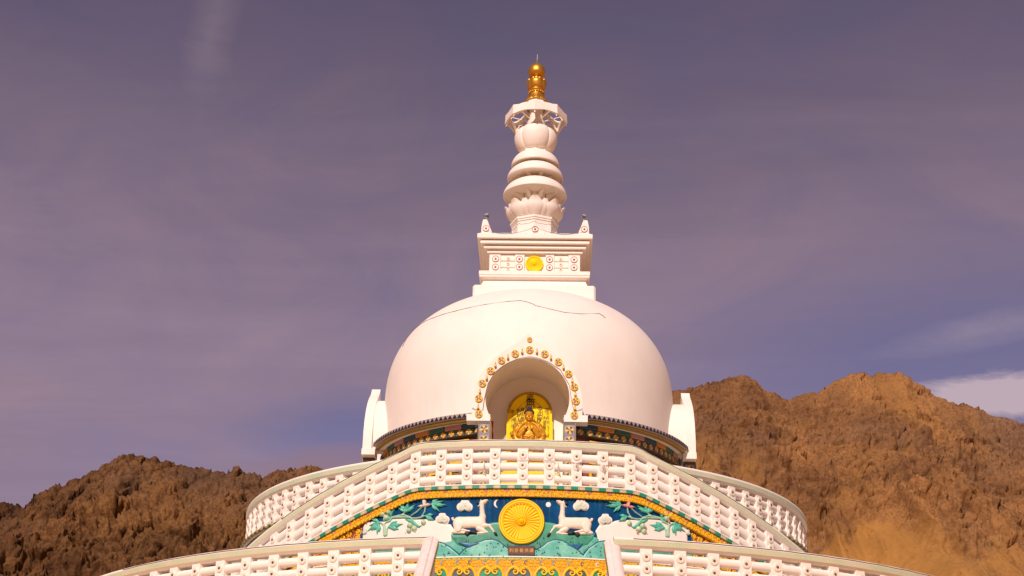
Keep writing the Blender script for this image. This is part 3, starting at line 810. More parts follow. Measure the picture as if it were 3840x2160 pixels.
p = at_y(*Z4(838, 172), -5.2); place('medallion', medallion(0.075, 5), facade, Matrix.Translation((p[0], -5.2, p[2])))
mb = MB(); mb.lathe([(0.004, 0.17), (0.018, 0.11), (0.022, 0.105), (0.022, 0.09), (0.030, 0.04), (0.036, 0.035), (0.036, 0.02), (0.030, 0.0), (0.002, 0.0)], 12, 0)
cone_me = auto_smooth(mb.mesh('cone_stud', 'gold_metal'))
for X, Y in [(230, 997), (250, 812), (331, 652), (434, 502), (583, 407), (751, 341), (924, 340), (1090, 413), (1239, 527), (1343, 685), (1379, 845), (1375, 1012)]:
    p = at_y(*Z4(X, Y), -5.2); place('cone_stud', cone_me, facade, Matrix.Translation((p[0], -5.235, p[2])))

# ---- harmika: stepped square block on a plinth
HC = 0.045
hm = MB()
def sq(a, z0, z1, bev=0.012, mb=None, a2=None):
    if a2 is None: (mb or hm).box(HC-a, HC+a, -a, a, z0, z1, bev=bev)
    else:
        (mb or hm).add([(HC+sx*q, sy*q, z) for q, z in ((a, z0), (a2, z1)) for sx, sy in ((-1, -1), (1, -1), (1, 1), (-1, 1))], [(0, 3, 2, 1), (4, 5, 6, 7), (0, 1, 5, 4), (1, 2, 6, 5), (2, 3, 7, 6), (3, 0, 4, 7)])
mb = MB()
sq(1.92, 17.0, 18.16, 0.06, mb); sq(1.705, 18.15, 18.455, 0, mb, 1.585)
part(mb, 'plinth', 'white_clean')
sq(1.60, 18.44, 18.49, 0.0, None, 1.735); sq(1.738, 18.485, 18.553); sq(1.75, 18.556, 18.70)
sq(1.40, 18.69, 19.42, 0)
for a, z0, z1 in ((1.524, 19.41, 19.50), (1.631, 19.53, 19.615), (1.737, 19.655, 19.765), (1.832, 19.795, 19.955)): sq(a, z0, z1)
for a, z0, z1 in ((1.47, 19.49, 19.535), (1.56, 19.61, 19.66), (1.66, 19.76, 19.80), (1.76, 19.95, 20.0)): sq(a, z0, z1, 0.006)
# front piers and slats of the frieze
for x0, x1 in ((-1.442, -1.085), (-0.63, -0.325), (0.345, 0.62), (1.07, 1.442)):
    hm.box(HC+x0, HC+x1, -1.463, -1.39, 18.70, 19.415, bev=0.008)
for x0, x1 in ((-1.085, -0.63), (0.62, 1.07)):
    for i in range(3): hm.box(HC+x0, HC+x1, -1.435, -1.39, 18.72+i*0.225, 18.925+i*0.225, bev=0.015)
harm = part(hm, 'harmika', 'white_clean')
tag(harm, 'square stepped block with yellow wheel and ringed roundels')
Z3 = lambda X, Y: (1720+.2622*X, 780+.2622*Y)
def target_disc(r_, name='roundel'):
    mb = MB(); rot = Matrix.Rotation(PI/2, 4, 'X')
    mb.lathe([(r_, 0.0), (r_, 0.02), (r_*0.84, 0.022)], 28, 0, rot)
    mb.lathe([(r_*0.84, 0.022), (r_*0.83, 0.012), (r_*0.34, 0.012)], 28, 1, rot)
    mb.lathe([(r_*0.34, 0.012), (r_*0.33, 0.026), (0.002, 0.03)], 28, 0, rot)
    return mb.mesh(name, ['brown_ring', 'pale_pink'])
rd = target_disc(0.108)
for X, Y in [(528, 728), (525, 845), (868, 732), (867, 845), (1300, 738), (1299, 853), (1650, 740), (1649, 853)]:
    p = at_y(*Z3(X, Y), -1.463); place('roundel', rd, harm, Matrix.Translation(tuple(p)))
# small rosette shared with the balustrades
def rosette_mesh(r_):
    mb = MB(); rot = Matrix.Rotation(PI/2, 4, 'X')
    mb.lathe([(r_, 0.0), (r_*1.0, 0.016), (r_*0.93, 0.024), (r_*0.86, 0.018)], 20, 0, rot)
    mb.lathe([(r_*0.86, 0.018), (r_*0.70, 0.028), (r_*0.42, 0.026)], 20, [0, 0]*20, rot)
    mb.lathe([(r_*0.42, 0.026), (r_*0.30, 0.022)], 20, [0, 1]*10, rot)
    mb.lathe([(r_*0.30, 0.022), (r_*0.27, 0.036), (r_*0.02, 0.040)], 20, 2, rot)
    n = 20
    for k in range(10):
        a = 2*PI*(k+0.5)/10
        v = [(r_*(rr*math.cos(a)-s*ww*math.sin(a)), -0.0305, r_*(rr*math.sin(a)+s*ww*math.cos(a))) for rr, ww in ((0.46, 0.02), (0.78, 0.045)) for s in (-1, 1)]
        mb.add(v, [(0, 2, 3, 1)], 1)
    return mb.mesh('rosette', ['cream', 'cream_mark', 'umber'])
ros_small = rosette_mesh(0.054)
for X, Y in [(708, 725), (706, 800), (705, 875), (1461, 735), (1461, 812), (1460, 887)]:
    p = at_y(*Z3(X, Y), -1.435); place('rosette', ros_small, harm, Matrix.Translation(tuple(p)))
def wheel(r_, spokes, name, mat, depth=0.08):
    """relief dharma wheel in the XZ plane, facing -Y"""
    rot = Matrix.Rotation(PI/2, 4, 'X')
    mb = MB(); d = depth
    mb.lathe([(r_, 0), (r_, d*0.7), (r_*0.975, d), (r_*0.93, d), (r_*0.915, d*0.8), (r_*0.90, d), (r_*0.83, d), (r_*0.815, d*0.72), (r_*0.80, d*0.9), (r_*0.785, d*0.9), (r_*0.775, d*0.55), (r_*0.16, d*0.55)], 64, 0, rot)
    me = auto_smooth(mb.mesh(name+'_rim', mat), 40)
    rim = ('rim', me)
    mb = MB(); mb.lathe([(r_*0.185, d*0.3), (r_*0.185, d*1.0), (r_*0.165, d*1.1), (r_*0.145, d*0.8), (r_*0.12, d*0.85), (r_*0.105, d*1.2), (r_*0.07, d*1.5), (0.002, d*1.65)], 32, 0, rot)
    hub = ('hub', auto_smooth(mb.mesh(name+'_hub', mat), 40))
    mb = MB()
    x0, x1 = r_*0.175, r_*0.785
    mb.add([(x0, -d*0.5, -r_*0.012), (x0, -d*0.72, 0), (x0, -d*0.5, r_*0.012), (x1, -d*0.5, -r_*0.034), (x1, -d*0.88, -r_*0.020), (x1, -d*0.88, r_*0.020), (x1, -d*0.5, r_*0.034)],
           [(0, 3, 4, 1), (1, 4, 5), (1, 5, 6, 2), (0, 1, 2), (3, 6, 5, 4)])
    sp = ('spoke', mb.mesh('spoke', mat))
    return rim, hub, sp
p = at_y(*Z3(1082, 800), -1.45)
we = place('wheel_emblem', None, harm, Matrix.Translation((p[0], -1.40, p[2])))
rim, hub, sp = wheel(0.285, 28, 'wheel', 'yellow', 0.05)
me_ = MB()
for k_, m_ in (rim, hub): 
    me_.add([tuple(v.co) for v in m_.vertices], [tuple(f.vertices) for f in m_.polygons])
for k in range(28):
    me_.add([tuple(v.co) for v in sp[1].vertices], [tuple(f.vertices) for f in sp[1].polygons], 0, Matrix.Rotation(2*PI*k/28, 4, 'Y'))
bpy.data.objects.remove(we)
place('wheel_emblem', me_.mesh('wheel_emblem', 'yellow'), harm, Matrix.Translation((p[0], -1.415, p[2])))
# corner acroteria with roundels, and the low central one
rd2 = target_disc(0.106)
def acro(x, y, rz, sx, parent=harm):
    ol = [(-0.17, 0), (-0.17, 0.30), (-0.13, 0.55), (-0.10, 0.63), (0.04, 0.63), (0.09, 0.52), (0.15, 0.34), (0.24, 0.12), (0.28, 0)]
    if sx > 0: ol = [(-a, b_) for a, b_ in ol[::-1]]
    ol = [(a*0.80, b_*0.82) for a, b_ in ol]
    v, f = prism(ol, -0.08, 0.12)
    mb = MB(); mb.add(v, f)
    o = part(mb, 'acroterion', 'white_clean', parent, mat=T((x, y, 19.99), rz))
    place('roundel', rd2, o, T((x-0.01*sx, y-0.081, 20.185), rz))
for sx in (-1, 1):
    acro(HC+sx*1.58, -1.60, 0, sx); acro(HC+sx*1.58, 1.60, 0, sx)
mb = MB(); v, f = prism([(-0.55, 0), (-0.30, 0.10), (-0.16, 0.26), (0, 0.34), (0.16, 0.26), (0.30, 0.10), (0.55, 0)], -0.07, 0.07); mb.add(v, f)
o = part(mb, 'acroterion', 'white_clean', harm, mat=T((HC, -1.62, 19.99)))
place('roundel', rd2, o, T((HC, -1.691, 20.17)))

# ---- spire
def octa(rs, name, mat='white_clean', parent=None, rot=0.0):
    mb = MB(); mb.lathe(rs, 8, 0, None, None, rot, rot+2*PI)
    return part(mb, name, mat, parent)
ob = octa([(0.01, 19.9), (0.745, 19.98), (0.745, 20.98), (0.78, 20.99), (0.78, 21.045), (0.81, 21.055), (0.81, 21.13), (0.66, 21.16), (0.01, 21.16)], 'octagon_base')
# recessed slot panels on the front faces: raised frame strips around each face
for k in range(8):
    a = rad(22.5)+k*PI/4
    apo = 0.745*math.cos(PI/8)
    mb = MB(); w = 0.745*math.sin(PI/8)
    for x0, x1, z0, z1 in ((-w+0.01, -w+0.085, 20.02, 20.90), (w-0.085, w-0.01, 20.02, 20.90), (-w+0.01, w-0.01, 20.86, 20.955)):
        mb.box(x0, x1, -apo-0.016, -apo+0.02, z0, z1)
    part(mb, 'panel_frame', 'white_clean', ob, mat=Matrix.Rotation(a, 4, 'Z'))
# lotus: eight broad petals, eight narrow ones between, around a cup
mb = MB(); mb.lathe([(0.60, 21.14), (0.72, 21.20), (0.80, 21.36), (0.80, 21.52), (0.70, 21.60), (0.01, 21.62)], 48)
lot = part(mb, 'lotus_base', 'white_clean', ang=40)
def petal(wid, R0, tipz, tipR):
    nu, nv = 12, 14
    def P(u, v, th):
        # cup profile up to the tip, which curls outward
        z = 21.17+(tipz-21.17)*(v - 0.10*(u*u)*v*v)
        r_ = R0+0.20*math.sin(PI*min(v, 0.62)*0.80)+(tipR-R0-0.19)*max(0, (v-0.62)/0.38)**2*(1-abs(u)**1.6)**1.2 - 0.05*abs(u)**2.2 - th
        w = wid*(0.74+0.50*math.sin(PI*min(1, v*0.70+0.05)))*(1-0.22*max(0, (v-0.7)/0.3)**2)
        z -= 0.17*abs(u)**2.6*v**4 + 0.028*math.exp(-(u*5)**2)*v**6
        a = u*w
        return (r_*math.sin(a), -r_*math.cos(a), z)
    mb = MB()
    vs = [P(-1+2*i/nu, j/nv, th) for th in (0, 0.035) for j in range(nv+1) for i in range(nu+1)]
    o = (nu+1)*(nv+1); fs = []
    for j in range(nv):
        for i in range(nu):
            q = (j*(nu+1)+i, j*(nu+1)+i+1, (j+1)*(nu+1)+i+1, (j+1)*(nu+1)+i)
            fs.append(q); fs.append(tuple(x+o for x in q[::-1]))
        for i in (0, nu):
            a_, b_ = j*(nu+1)+i, (j+1)*(nu+1)+i
            fs.append((a_, b_, b_+o, a_+o) if i == 0 else (b_, a_, a_+o, b_+o))
    for i in range(nu):
        a_, b_ = nv*(nu+1)+i, nv*(nu+1)+i+1
        fs.append((b_, a_, a_+o, b_+o))
    mb.add(vs, fs)
    return auto_smooth(mb.mesh('petal', 'white_clean'), 50)
pb, ps = petal(0.285, 0.755, 21.74, 1.02), petal(0.20, 0.715, 21.70, 0.93)
for k in range(8):
    place('petal', pb, lot, Matrix.Rotation(k*PI/4+0.02, 4, 'Z'))
    place('petal', ps, lot, Matrix.Rotation((k+0.5)*PI/4+0.02, 4, 'Z'))
# three parasol discs
for R_, z, h in ((1.066, 22.12, 0.60), (0.940, 22.77, 0.55), (0.813, 23.235, 0.57)):
    mb = MB()
    prof = [(0.30, z+0.02), (R_*0.93, z+0.02), (R_*0.955, z-0.012), (R_*0.99, z-0.012), (R_, z)]+[(R_*math.cos(a)**0.92 if a < PI/2-.01 else 0.01, z+h*math.sin(a)) for a in np.linspace(0.03, PI/2, 22)]
    mb.lathe(prof, 72)
    part(mb, 'parasol_disc', 'white_clean', ang=40)
octa([(0.43, 21.55), (0.43, 22.14)], 'spire_post')
octa([(0.36, 22.5), (0.36, 22.79)], 'spire_post')
octa([(0.33, 23.1), (0.33, 23.25)], 'spire_post')
mb = MB(); mb.add([(-0.06, -0.42, 0), (0.06, -0.42, 0), (0.06, -0.72, 0.0), (-0.06, -0.72, 0.0), (-0.06, -0.42, -0.20), (0.06, -0.42, -0.20)], [(0, 1, 2, 3), (3, 2, 5, 4), (0, 3, 4), (1, 5, 2)])
br_me = mb.mesh('bracket', 'white_clean')
for k in range(8):
    for z in (22.135, 22.785): place('bracket', br_me, stupa, Matrix.Translation((0, 0, z)) @ Matrix.Rotation(k*PI/4+PI/8, 4, 'Z') @ Matrix.Scale(1.0 if z < 22.5 else 0.86, 4))
octa([(0.47, 23.70), (0.47, 23.84), (0.40, 23.9)], 'spire_post')
# lobed bulb
def lobes(depth, top=0.0):
    def f(w, u):
        c = abs(math.cos(2*w))**0.6          # four broad lobes with creases between
        k = 1-depth*(1-c)
        if top: k *= 1-top*max(0, u-0.62)/0.38*(1-abs(math.sin(2*w))**0.5)
        return k
    return f
bz = [(0.42, 23.78), (0.53, 23.82), (0.62, 23.93), (0.69, 24.08), (0.724, 24.25), (0.722, 24.36), (0.69, 24.48), (0.62, 24.59), (0.52, 24.66), (0.40, 24.69), (0.28, 24.68)]
def spline(pr, n=4):
    out = []
    for i in range(len(pr)-1):
        p0, p1, p2, p3 = pr[max(i-1, 0)], pr[i], pr[i+1], pr[min(i+2, len(pr)-1)]
        for k in range(n):
            t_ = k/n
            out.append(tuple(0.5*(2*p1[j]+(p2[j]-p0[j])*t_+(2*p0[j]-5*p1[j]+4*p2[j]-p3[j])*t_*t_+(3*p1[j]-p0[j]-3*p2[j]+p3[j])*t_**3) for j in (0, 1)))
    return out+[pr[-1]]
mb = MB(); mb.lathe(spline(bz, 3), 128, 0, None, lobes(0.11, 0.12))
part(mb, 'lobed_bulb', 'white_clean', ang=28)
mb = MB(); mb.lathe([(0.315, 24.55), (0.315, 24.95), (0.23, 24.97), (0.228, 25.62)], 40)
part(mb, 'shaft', 'white_clean', ang=40)
# crown: octagonal band with arched edges, spoked roof with oval openings, struts
CR, CZ0, CZ1 = 1.066, 24.89, 25.245
vs, fs = [], []
NS = 8
for k in range(8):
    for i in range(NS):
        a0, a1 = k*PI/4-0.035, (k+1)*PI/4-0.035
        u = i/NS
        x = math.sin(a0)*(1-u)+math.sin(a1)*u; y = -(math.cos(a0)*(1-u)+math.cos(a1)*u)
        ar = 0.065*math.sin(PI*u)
        for rr, z in ((CR, CZ0+ar), (CR*0.985, CZ1-0.03*math.sin(PI*u)), (CR*0.92, CZ1-0.03*math.sin(PI*u)), (CR*0.94, CZ0+ar)):
            vs.append((rr*x, rr*y, z))
n = 8*NS
for i in range(n):
    j = (i+1) % n
    for q in range(4): fs.append((i*4+q, j*4+q, j*4+(q+1) % 4, i*4+(q+1) % 4))
crown = place('crown_band', mk_mesh('crown_band', vs, fs, 'white_clean'), stupa)
# spoked roof: each sector an opening with rounded corners
vs, fs = [], []
for k in range(8):
    a0 = k*PI/4-0.035
    m = 24
    outer, inner = [], []
    for i in range(m):
        w = 2*PI*i/m
        # opening in (angle, radius)
        ca, sa = math.cos(w), math.sin(w)
        se = (abs(ca)**3+abs(sa)**3)**(-1/3)
        aa, rr = PI/8+0.26*ca*se, 0.66+0.235*sa*se
        sq_ = 1/max(abs(ca), abs(sa))
        ao, ro = PI/8+(PI/8)*ca*sq_, 0.66+0.34*sa*sq_
        def P(a, r_):
            apo = math.cos(PI/8)/math.cos((a % (PI/4))-PI/8) if r_ > 0.9 else 1
            z = 25.16+0.42*(1-r_)
            return (CR*r_*apo*math.sin(a0+a), -CR*r_*apo*math.cos(a0+a), z)
        outer.append(P(min(max(ao, 0), PI/4-1e-6), ro*0.97)); inner.append(P(aa, rr))
    o = len(vs)
    vs += outer+inner+[(x, y, z+0.05) for x, y, z in outer]+[(x, y, z+0.05) for x, y, z in inner]
    for i in range(m):
        j = (i+1) % m
        fs += [(o+i, o+m+i, o+m+j, o+j), (o+2*m+i, o+2*m+j, o+3*m+j, o+3*m+i), (o+m+i, o+3*m+i, o+3*m+j, o+m+j)]
place('crown_roof', mk_mesh('crown_roof', vs, fs, 'white_clean'), crown)
for k in range(8):
    a = k*PI/4-0.035
    mb = MB(); mb.tube([cyl(0.30, a, 25.0), cyl(0.93, a, 25.19)], 0.022, 8)
    part(mb, 'strut', 'metal_grey' if False else 'worn_white', crown)
    mb = MB(); q = [(0.80, 25.17), (1.0, 25.06), (1.03, 24.80)]
    mb.add([cyl(r_, a+s*0.02, z) for s in (-1, 1) for r_, z in q], [(0, 1, 2), (3, 5, 4), (0, 2, 5, 3), (0, 3, 4, 1), (1, 4, 5, 2)])
    part(mb, 'gusset', 'white_clean', crown)
octa([(0.46, 25.50), (0.46, 25.57), (0.35, 25.62), (0.34, 25.73), (0.01, 25.74)], 'crown_cap', parent=crown, rot=-0.035)
# gilded finial
fin = place('finial', None, stupa, Matrix.Translation((0.01, 0, 25.77)))
tag(fin, 'gilded finial of petals, lobed vase and onion ball')
mb = MB(); mb.lathe(spline([(0.30, 25.72), (0.395, 25.735), (0.385, 25.78), (0.32, 25.87), (0.275, 25.96), (0.255, 26.03)]), 64, 0, None, lambda w, u: 1-0.10*(1-u)*(1-abs(math.cos(4*w))**0.6))
part(mb, 'petal_collar', 'gold_metal', fin, ang=28)
mb = MB()
for k in range(22): mb.ellipsoid(cyl(0.262, 2*PI*k/22, 26.075), (0.034, 0.034, 0.036), 8, 6)
part(mb, 'bead_ring', 'gold_metal', fin, ang=60)
mb = MB(); mb.lathe(spline([(0.24, 26.03), (0.24, 26.12), (0.265, 26.16), (0.27, 26.20), (0.24, 26.225)]), 40); part(mb, 'ring', 'gold_metal', fin, ang=40)
mb = MB(); mb.lathe(spline([(0.22, 26.20), (0.29, 26.26), (0.335, 26.38), (0.345, 26.48), (0.30, 26.575), (0.20, 26.63), (0.13, 26.645)]), 96, 0, None, lobes(0.10))
part(mb, 'lobed_vase', 'gold_metal', fin, ang=28)
mb = MB()
for k in range(8): mb.ellipsoid(cyl(0.275, (k+0.5)*PI/4, 26.545), (0.082, 0.082, 0.07), 12, 8)
part(mb, 'vase_bosses', 'gold_metal', fin, ang=60)
mb = MB(); mb.lathe([(0.12, 26.63), (0.15, 26.66), (0.15, 26.69), (0.12, 26.71)], 32); part(mb, 'collar', 'gold_metal', fin, ang=40)
mb = MB(); mb.lathe(spline([(0.10, 26.70), (0.22, 26.75), (0.292, 26.86), (0.297, 26.96), (0.27, 27.07), (0.19, 27.18), (0.08, 27.25), (0.03, 27.31), (0.012, 27.37)]), 48)
part(mb, 'onion_ball', 'gold_metal', fin, ang=60)
mb = MB(); mb.tube([(0.01, 0, 27.36), (0.01, 0, 27.42)], 0.022, 8, 1); mb.tube([(0.01, 0, 27.42), (0.013, 0, 27.65)], [0.014, 0.009], 8, 0)
part(mb, 'lightning_rod', ['aluminium', 'metal_grey'], fin)

# ------------------------------------------------------------------ balustrades
ROS = rosette_mesh(0.098)
def stair_base(a):
    d = abs(math.degrees(a)); bp = 16.6 if a < 0 else 16.5
    x = d-bp
    k = 0.0615*(x if x > 1.6 else ((x+1.6)**2/6.4 if x > -1.6 else 0.0))
    return 9.65-k
def slope_of(zf, a, R): return (zf(a+0.002)-zf(a-0.002))/(0.004*R)
COPE = [(-0.30, 1.12), (0.03, 1.125), (0.056, 1.115), (0.066, 1.075), (0.064, 1.066), (0.054, 0.955), (0.0, 0.905), (-0.27, 0.905)]
def hfac(zf, a, R): return 1/math.sqrt(1+slope_of(zf, a, R)**2)   # the rail keeps its height square to the slope
def balustrade(name, label, R, zf, a0, a1, posts, vine, group=None, shift=(0, 0, 0)):
    root = thing(name, cyl(R, (a0+a1)/2, zf((a0+a1)/2)), label, 'balustrade', group)
    # coping swept along the curve
    n = max(8, int(abs(a1-a0)/rad(0.6))); m = len(COPE)
    vs, fs, mi, uv = [], [], [], []
    L = 0; last = None
    for i in range(n+1):
        a = a0+(a1-a0)*i/n; z = zf(a); hk = hfac(zf, a, R)
        c = Vector(cyl(R, a, z)); L += (c-last).length if last is not None else 0; last = c
        for j, (dr, dz) in enumerate(COPE):
            vs.append(cyl(R+dr, a, z+dz*hk)); uv.append((L, 1.0 if j == 4 else 0.0))
    for i in range(n):
        for j in range(m):
            k = (j+1) % m
            fs.append((i*m+j, i*m+k, (i+1)*m+k, (i+1)*m+j)); mi.append(1 if j == 4 else 0)
    fs += [tuple(range(m))[::-1], tuple(n*m+j for j in range(m))]; mi += [0, 0]
    me = mk_mesh('coping', vs, fs, ['white_clean', vine], mi, False, uv)
    place('coping', me, root)
    level = {}
    hw = 0.132
    for a in posts:
        sl = slope_of(zf, a, R)
        key = round(sl, 2)
        if key not in level:
            mb = MB()
            mb.box(-hw, hw, 0.0, 0.25, -0.03, 0.925, bev=0.008)
            hk = 1/math.sqrt(1+sl*sl); mb.v = [(x, y, z*hk+sl*x) for x, y, z in mb.v]
            level[key] = mb.mesh('post', 'white_clean')
        p = place('post', level[key], root, T(cyl(R, a, zf(a)), a))
        for z in (0.735, 0.475, 0.212):
            place('rosette', ROS, p, T((random.uniform(-.006, .006), 0.001, z/math.sqrt(1+sl*sl)+random.uniform(-.006, .006)), 0, random.uniform(-.4, .4)), local=True)
    st = sorted(posts)
    ends = ([a0] if a0 < st[0]-0.02 else [])+st+([a1] if a1 > st[-1]+0.02 else [])
    for i in range(len(ends)-1):
        b0, b1 = ends[i], ends[i+1]
        if b1-b0 > 0.2: continue
        for z in (0.731, 0.467, 0.178):
            p0 = Vector(cyl(R-0.115, b0, zf(b0)+z*hfac(zf, b0, R))); p1 = Vector(cyl(R-0.115, b1, zf(b1)+z*hfac(zf, b1, R)))
            mb = MB(); mb.tube([p0, p1], 0.101 if abs(p0.z-p1.z) < 0.05 else 0.107, 16, cap=False)
            me = mb.mesh('rail', 'white_clean'); me.polygons.foreach_set('use_smooth', [True]*len(me.polygons))
            place('rail', me, root)
    root.location = Vector(root.location)+Vector(shift)
    return root
fl = lambda z: (lambda a: z)
st_posts = [rad(d) for d in (-61.6, -57.7, -53.8, -49.9, -46.1, -42.28, -38.5, -34.7, -31.0, -27.3, -23.6, -20.0, -16.39, -12.44, -8.5, -4.45, -0.41, 3.43, 7.4, 11.3, 15.44, 18.9, 22.4, 25.9, 29.3, 32.75, 36.2, 39.8, 43.4, 47.0, 50.7, 54.4, 58.1, 61.8)]
balustrade('stair_balustrade', 'white balustrade with landing and two sloping wings above the deer mural', 9.70, stair_base, rad(-63), rad(63), st_posts, 'vine_olive')
up = [rad(-35.29+4.042*i) for i in range(-13, 31)]
balustrade('terrace_balustrade', 'curved white balustrade of the upper terrace left of the stairs', 8.36, fl(9.66), rad(-90), rad(-17.4), [a for a in up if a < rad(-18)], 'vine_teal', shift=TER)
balustrade('terrace_balustrade', 'curved white balustrade of the upper terrace right of the stairs', 8.36, fl(9.66), rad(16.8), rad(90), [a for a in up if a > rad(17)], 'vine_teal', shift=TER)
balustrade('terrace_balustrade', 'curved white balustrade at the lower left corner of the picture', 13.76, fl(6.30), rad(-75), rad(-8.95), [rad(-11.9-3.12*i) for i in range(20)], 'vine_olive', shift=LOW)
balustrade('terrace_balustrade', 'curved white balustrade at the lower right corner of the picture', 13.90, fl(6.30), rad(7.3), rad(75), [rad(10.2+3.1*i) for i in range(20)], 'vine_olive', shift=LOW)

# curving stairs behind the sloping balustrade, and the landing
vs, fs = [], []
def sector(a0, a1, z):
    n = 4
    o = len(vs)
    for i in range(n+1):
        a = a0+(a1-a0)*i/n
        for r_, zz in ((8.15, z), (9.44, z), (9.44, FLOOR_LOW), (8.15, FLOOR_LOW)): vs.append(cyl(r_, a, zz))
    for i in range(n):
        for j in range(3): fs.append((o+i*4+j, o+(i+1)*4+j, o+(i+1)*4+j+1, o+i*4+j+1))
    fs.append((o, o+1, o+2, o+3)); fs.append((o+n*4+3, o+n*4+2, o+n*4+1, o+n*4))
sector(rad(-15.9), rad(15.9), 9.615)
for s in (-1, 1):
    for i in range(19):
        a = rad(15.9+2.68*i); b_ = rad(15.9+2.68*(i+1))
        sector(min(s*a, s*b_), max(s*a, s*b_), 9.615-0.166*(i+1))
tag(place('stairs', mk_mesh('stairs', vs, fs, 'paving')), 'curving stair flights and landing behind the sloping balustrade', 'stairs', kind='structure')

# entrance flight below the picture with its two raked parapets
ent = thing('entrance_stairs', (0, -18.5, GROUND), 'front stair flight between two raked white parapets', 'stairs')
mb = MB()
for i in range(48):
    z = FLOOR_LOW-(i+1)*8.0/49
    y = -13.7-(i+1)*0.195
    mb.box(-1.7, 1.7, y, y+0.2, GROUND-0.2, z+0.0005*i)
part(mb, 'steps', 'paving', ent)
for s in (-1, 1):
    rake = 0.84
    prof = [(-0.16, 0.10), (-0.16, 0.19), (-0.11, 0.26), (-0.04, 0.285), (0.03, 0.28), (0.06, 0.245), (0.11, 0.245), (0.16, 0.20), (0.17, 0.10), (0.13, 0.05), (-0.13, 0.05)]
    vs, fs, mi = [], [], []
    m = len(prof)
    Ys = [-13.62, -14.2, -16.0, -23.2]
    for i, y in enumerate(Ys):
        t_ = -13.62-y
        for x, z in prof: vs.append((s*(1.93+0.055*t_)+s*x*-1, y, 7.15-rake*t_+z))
    for i in range(len(Ys)-1):
        for j in range(m): fs.append((i*m+j, i*m+(j+1) % m, (i+1)*m+(j+1) % m, (i+1)*m+j))
    fs += [tuple(range(m)), tuple((len(Ys)-1)*m+j for j in range(m))][:]
    me = mk_mesh('parapet_coping', vs, fs, 'worn_white'); auto_smooth(me, 35)
    par = place('parapet_coping', me, ent)
    mb = MB()
    x0 = 1.93; 
    v = []
    for y in (-13.66, -23.2):
        t_ = -13.62-y; xc = s*(1.93+0.055*t_)
        for x in (-0.115, 0.115):
            v += [(xc+x, y, 7.22-rake*t_), (xc+x, y, min(GROUND-0.2, 7.0-rake*t_-1))]
    mb.add(v, [(0, 1, 3, 2), (4, 6, 7, 5), (0, 4, 5, 1), (2, 3, 7, 6), (0, 2, 6, 4)])
    part(mb, 'parapet_wall', 'worn_white', ent)
    # green carved strip along the inner flank of the coping
    mb = MB(); v = []
    for y in (-13.66, -23.2):
        t_ = -13.62-y; xc = s*(1.93+0.055*t_)-s*0.176
        v += [(xc, y, 7.15-rake*t_+0.19), (xc, y, 7.15-rake*t_+0.08), (xc+s*0.03, y, 7.15-rake*t_+0.19), (xc+s*0.03, y, 7.15-rake*t_+0.08)]
    mb.add(v, [(0, 1, 5, 4), (2, 6, 7, 3), (0, 4, 6, 2), (1, 3, 7, 5), (0, 2, 3, 1)])
    part(mb, 'carved_strip', 'olive_gold', ent)

# ------------------------------------------------------------------ relief wall under the stair landing
RW = 9.55
relief_wall = thing('relief_wall', (0, -RW, FLOOR_LOW), 'painted relief wall with deer, wheel and lotus plants under the landing', 'mural')
AE = rad(62)
def strip(name, mat, R, ztop, zbot, a0, a1, parent, thick=0.0, n=160, uvs=False):
    vs, fs = [], []
    cols = [(R, ztop), (R, zbot)] if thick == 0 else [(R-thick, ztop), (R, ztop), (R, zbot), (R-thick, zbot)]
    m = len(cols)
    for i in range(n+1):
        a = a0+(a1-a0)*i/n
        for r_, zf in cols: vs.append(cyl(r_, a, zf(a)))
    for i in range(n):
        for j in range(m-1): fs.append((i*m+j, i*m+j+1, (i+1)*m+j+1, (i+1)*m+j))
    me = mk_mesh(name, vs, fs, mat); auto_smooth(me, 40)
    return place(name, me, parent)
sb = stair_base
strip('wall', 'scroll_red', RW, lambda a: sb(a)-0.08, lambda a: FLOOR_LOW, -AE, AE, relief_wall)
strip('string_course', 'white_clean', 9.725, lambda a: sb(a)+0.004, lambda a: sb(a)-0.022, -AE, AE, relief_wall, 0.36)
strip('moulding', 'moulding_brown', 9.69, lambda a: sb(a)-0.022, lambda a: sb(a)-0.118, -AE, AE, relief_wall, 0.2)
strip('gold_frieze', 'scroll_gold', 9.655, lambda a: sb(a)-0.10, lambda a: sb(a)-0.285, -AE, AE, relief_wall, 0.08)
# key-pattern tiles
KW, KH = 0.1725, 0.076
def key_tile(green):
    mb = MB(); mb.box(-KW/2+.002, KW/2-.002, -0.012, 0.03, -KH/2, KH/2, 0, bev=0.003)
    y = -0.0145
    def bar(x0, x1, z0, z1): mb.add([(x0, y, z0), (x1, y, z0), (x1, y, z1), (x0, y, z1)], [(0, 1, 2, 3)], 1)
    t_ = 0.0055
    if green:
        for s in (-1, 1):
            x = s*0.04
            bar(x-0.028, x+0.028, -0.004, 0.004); bar(x-0.028, x-0.018, 0.004, 0.016); bar(x+0.018, x+0.028, -0.016, -0.004)
    else:
        for s in (-1, 1):
            x = s*0.041
            for q in [(-.033, .033, .024, .024+t_), (-.033, -.033+t_, -.026, .024), (-.028, .022, -.026, -.026+t_), (.017, .022, -.021, .008), (-.012, .017, .004, .004+t_), (.028, .033, -.03, .024)]:
                bar(x+s*min(q[0], q[1]) if s > 0 else x-q[1], x+q[1] if s > 0 else x-q[0], q[2], q[3])
    return mb.mesh('key_tile', ['key_green', 'key_green_dark'] if green else ['key_cream', 'key_line'])
kg, kc = key_tile(True), key_tile(False)
da = KW/9.705
for i in range(-46, 47):
    a = i*da*1.0
    # advance by arc length on the raking parts
    sl = slope_of(sb, a, 9.705)
    place('key_tile', kg if i % 2 else kc, relief_wall, T(cyl(9.705, a, sb(a)-0.064), a, -math.atan(sl)))

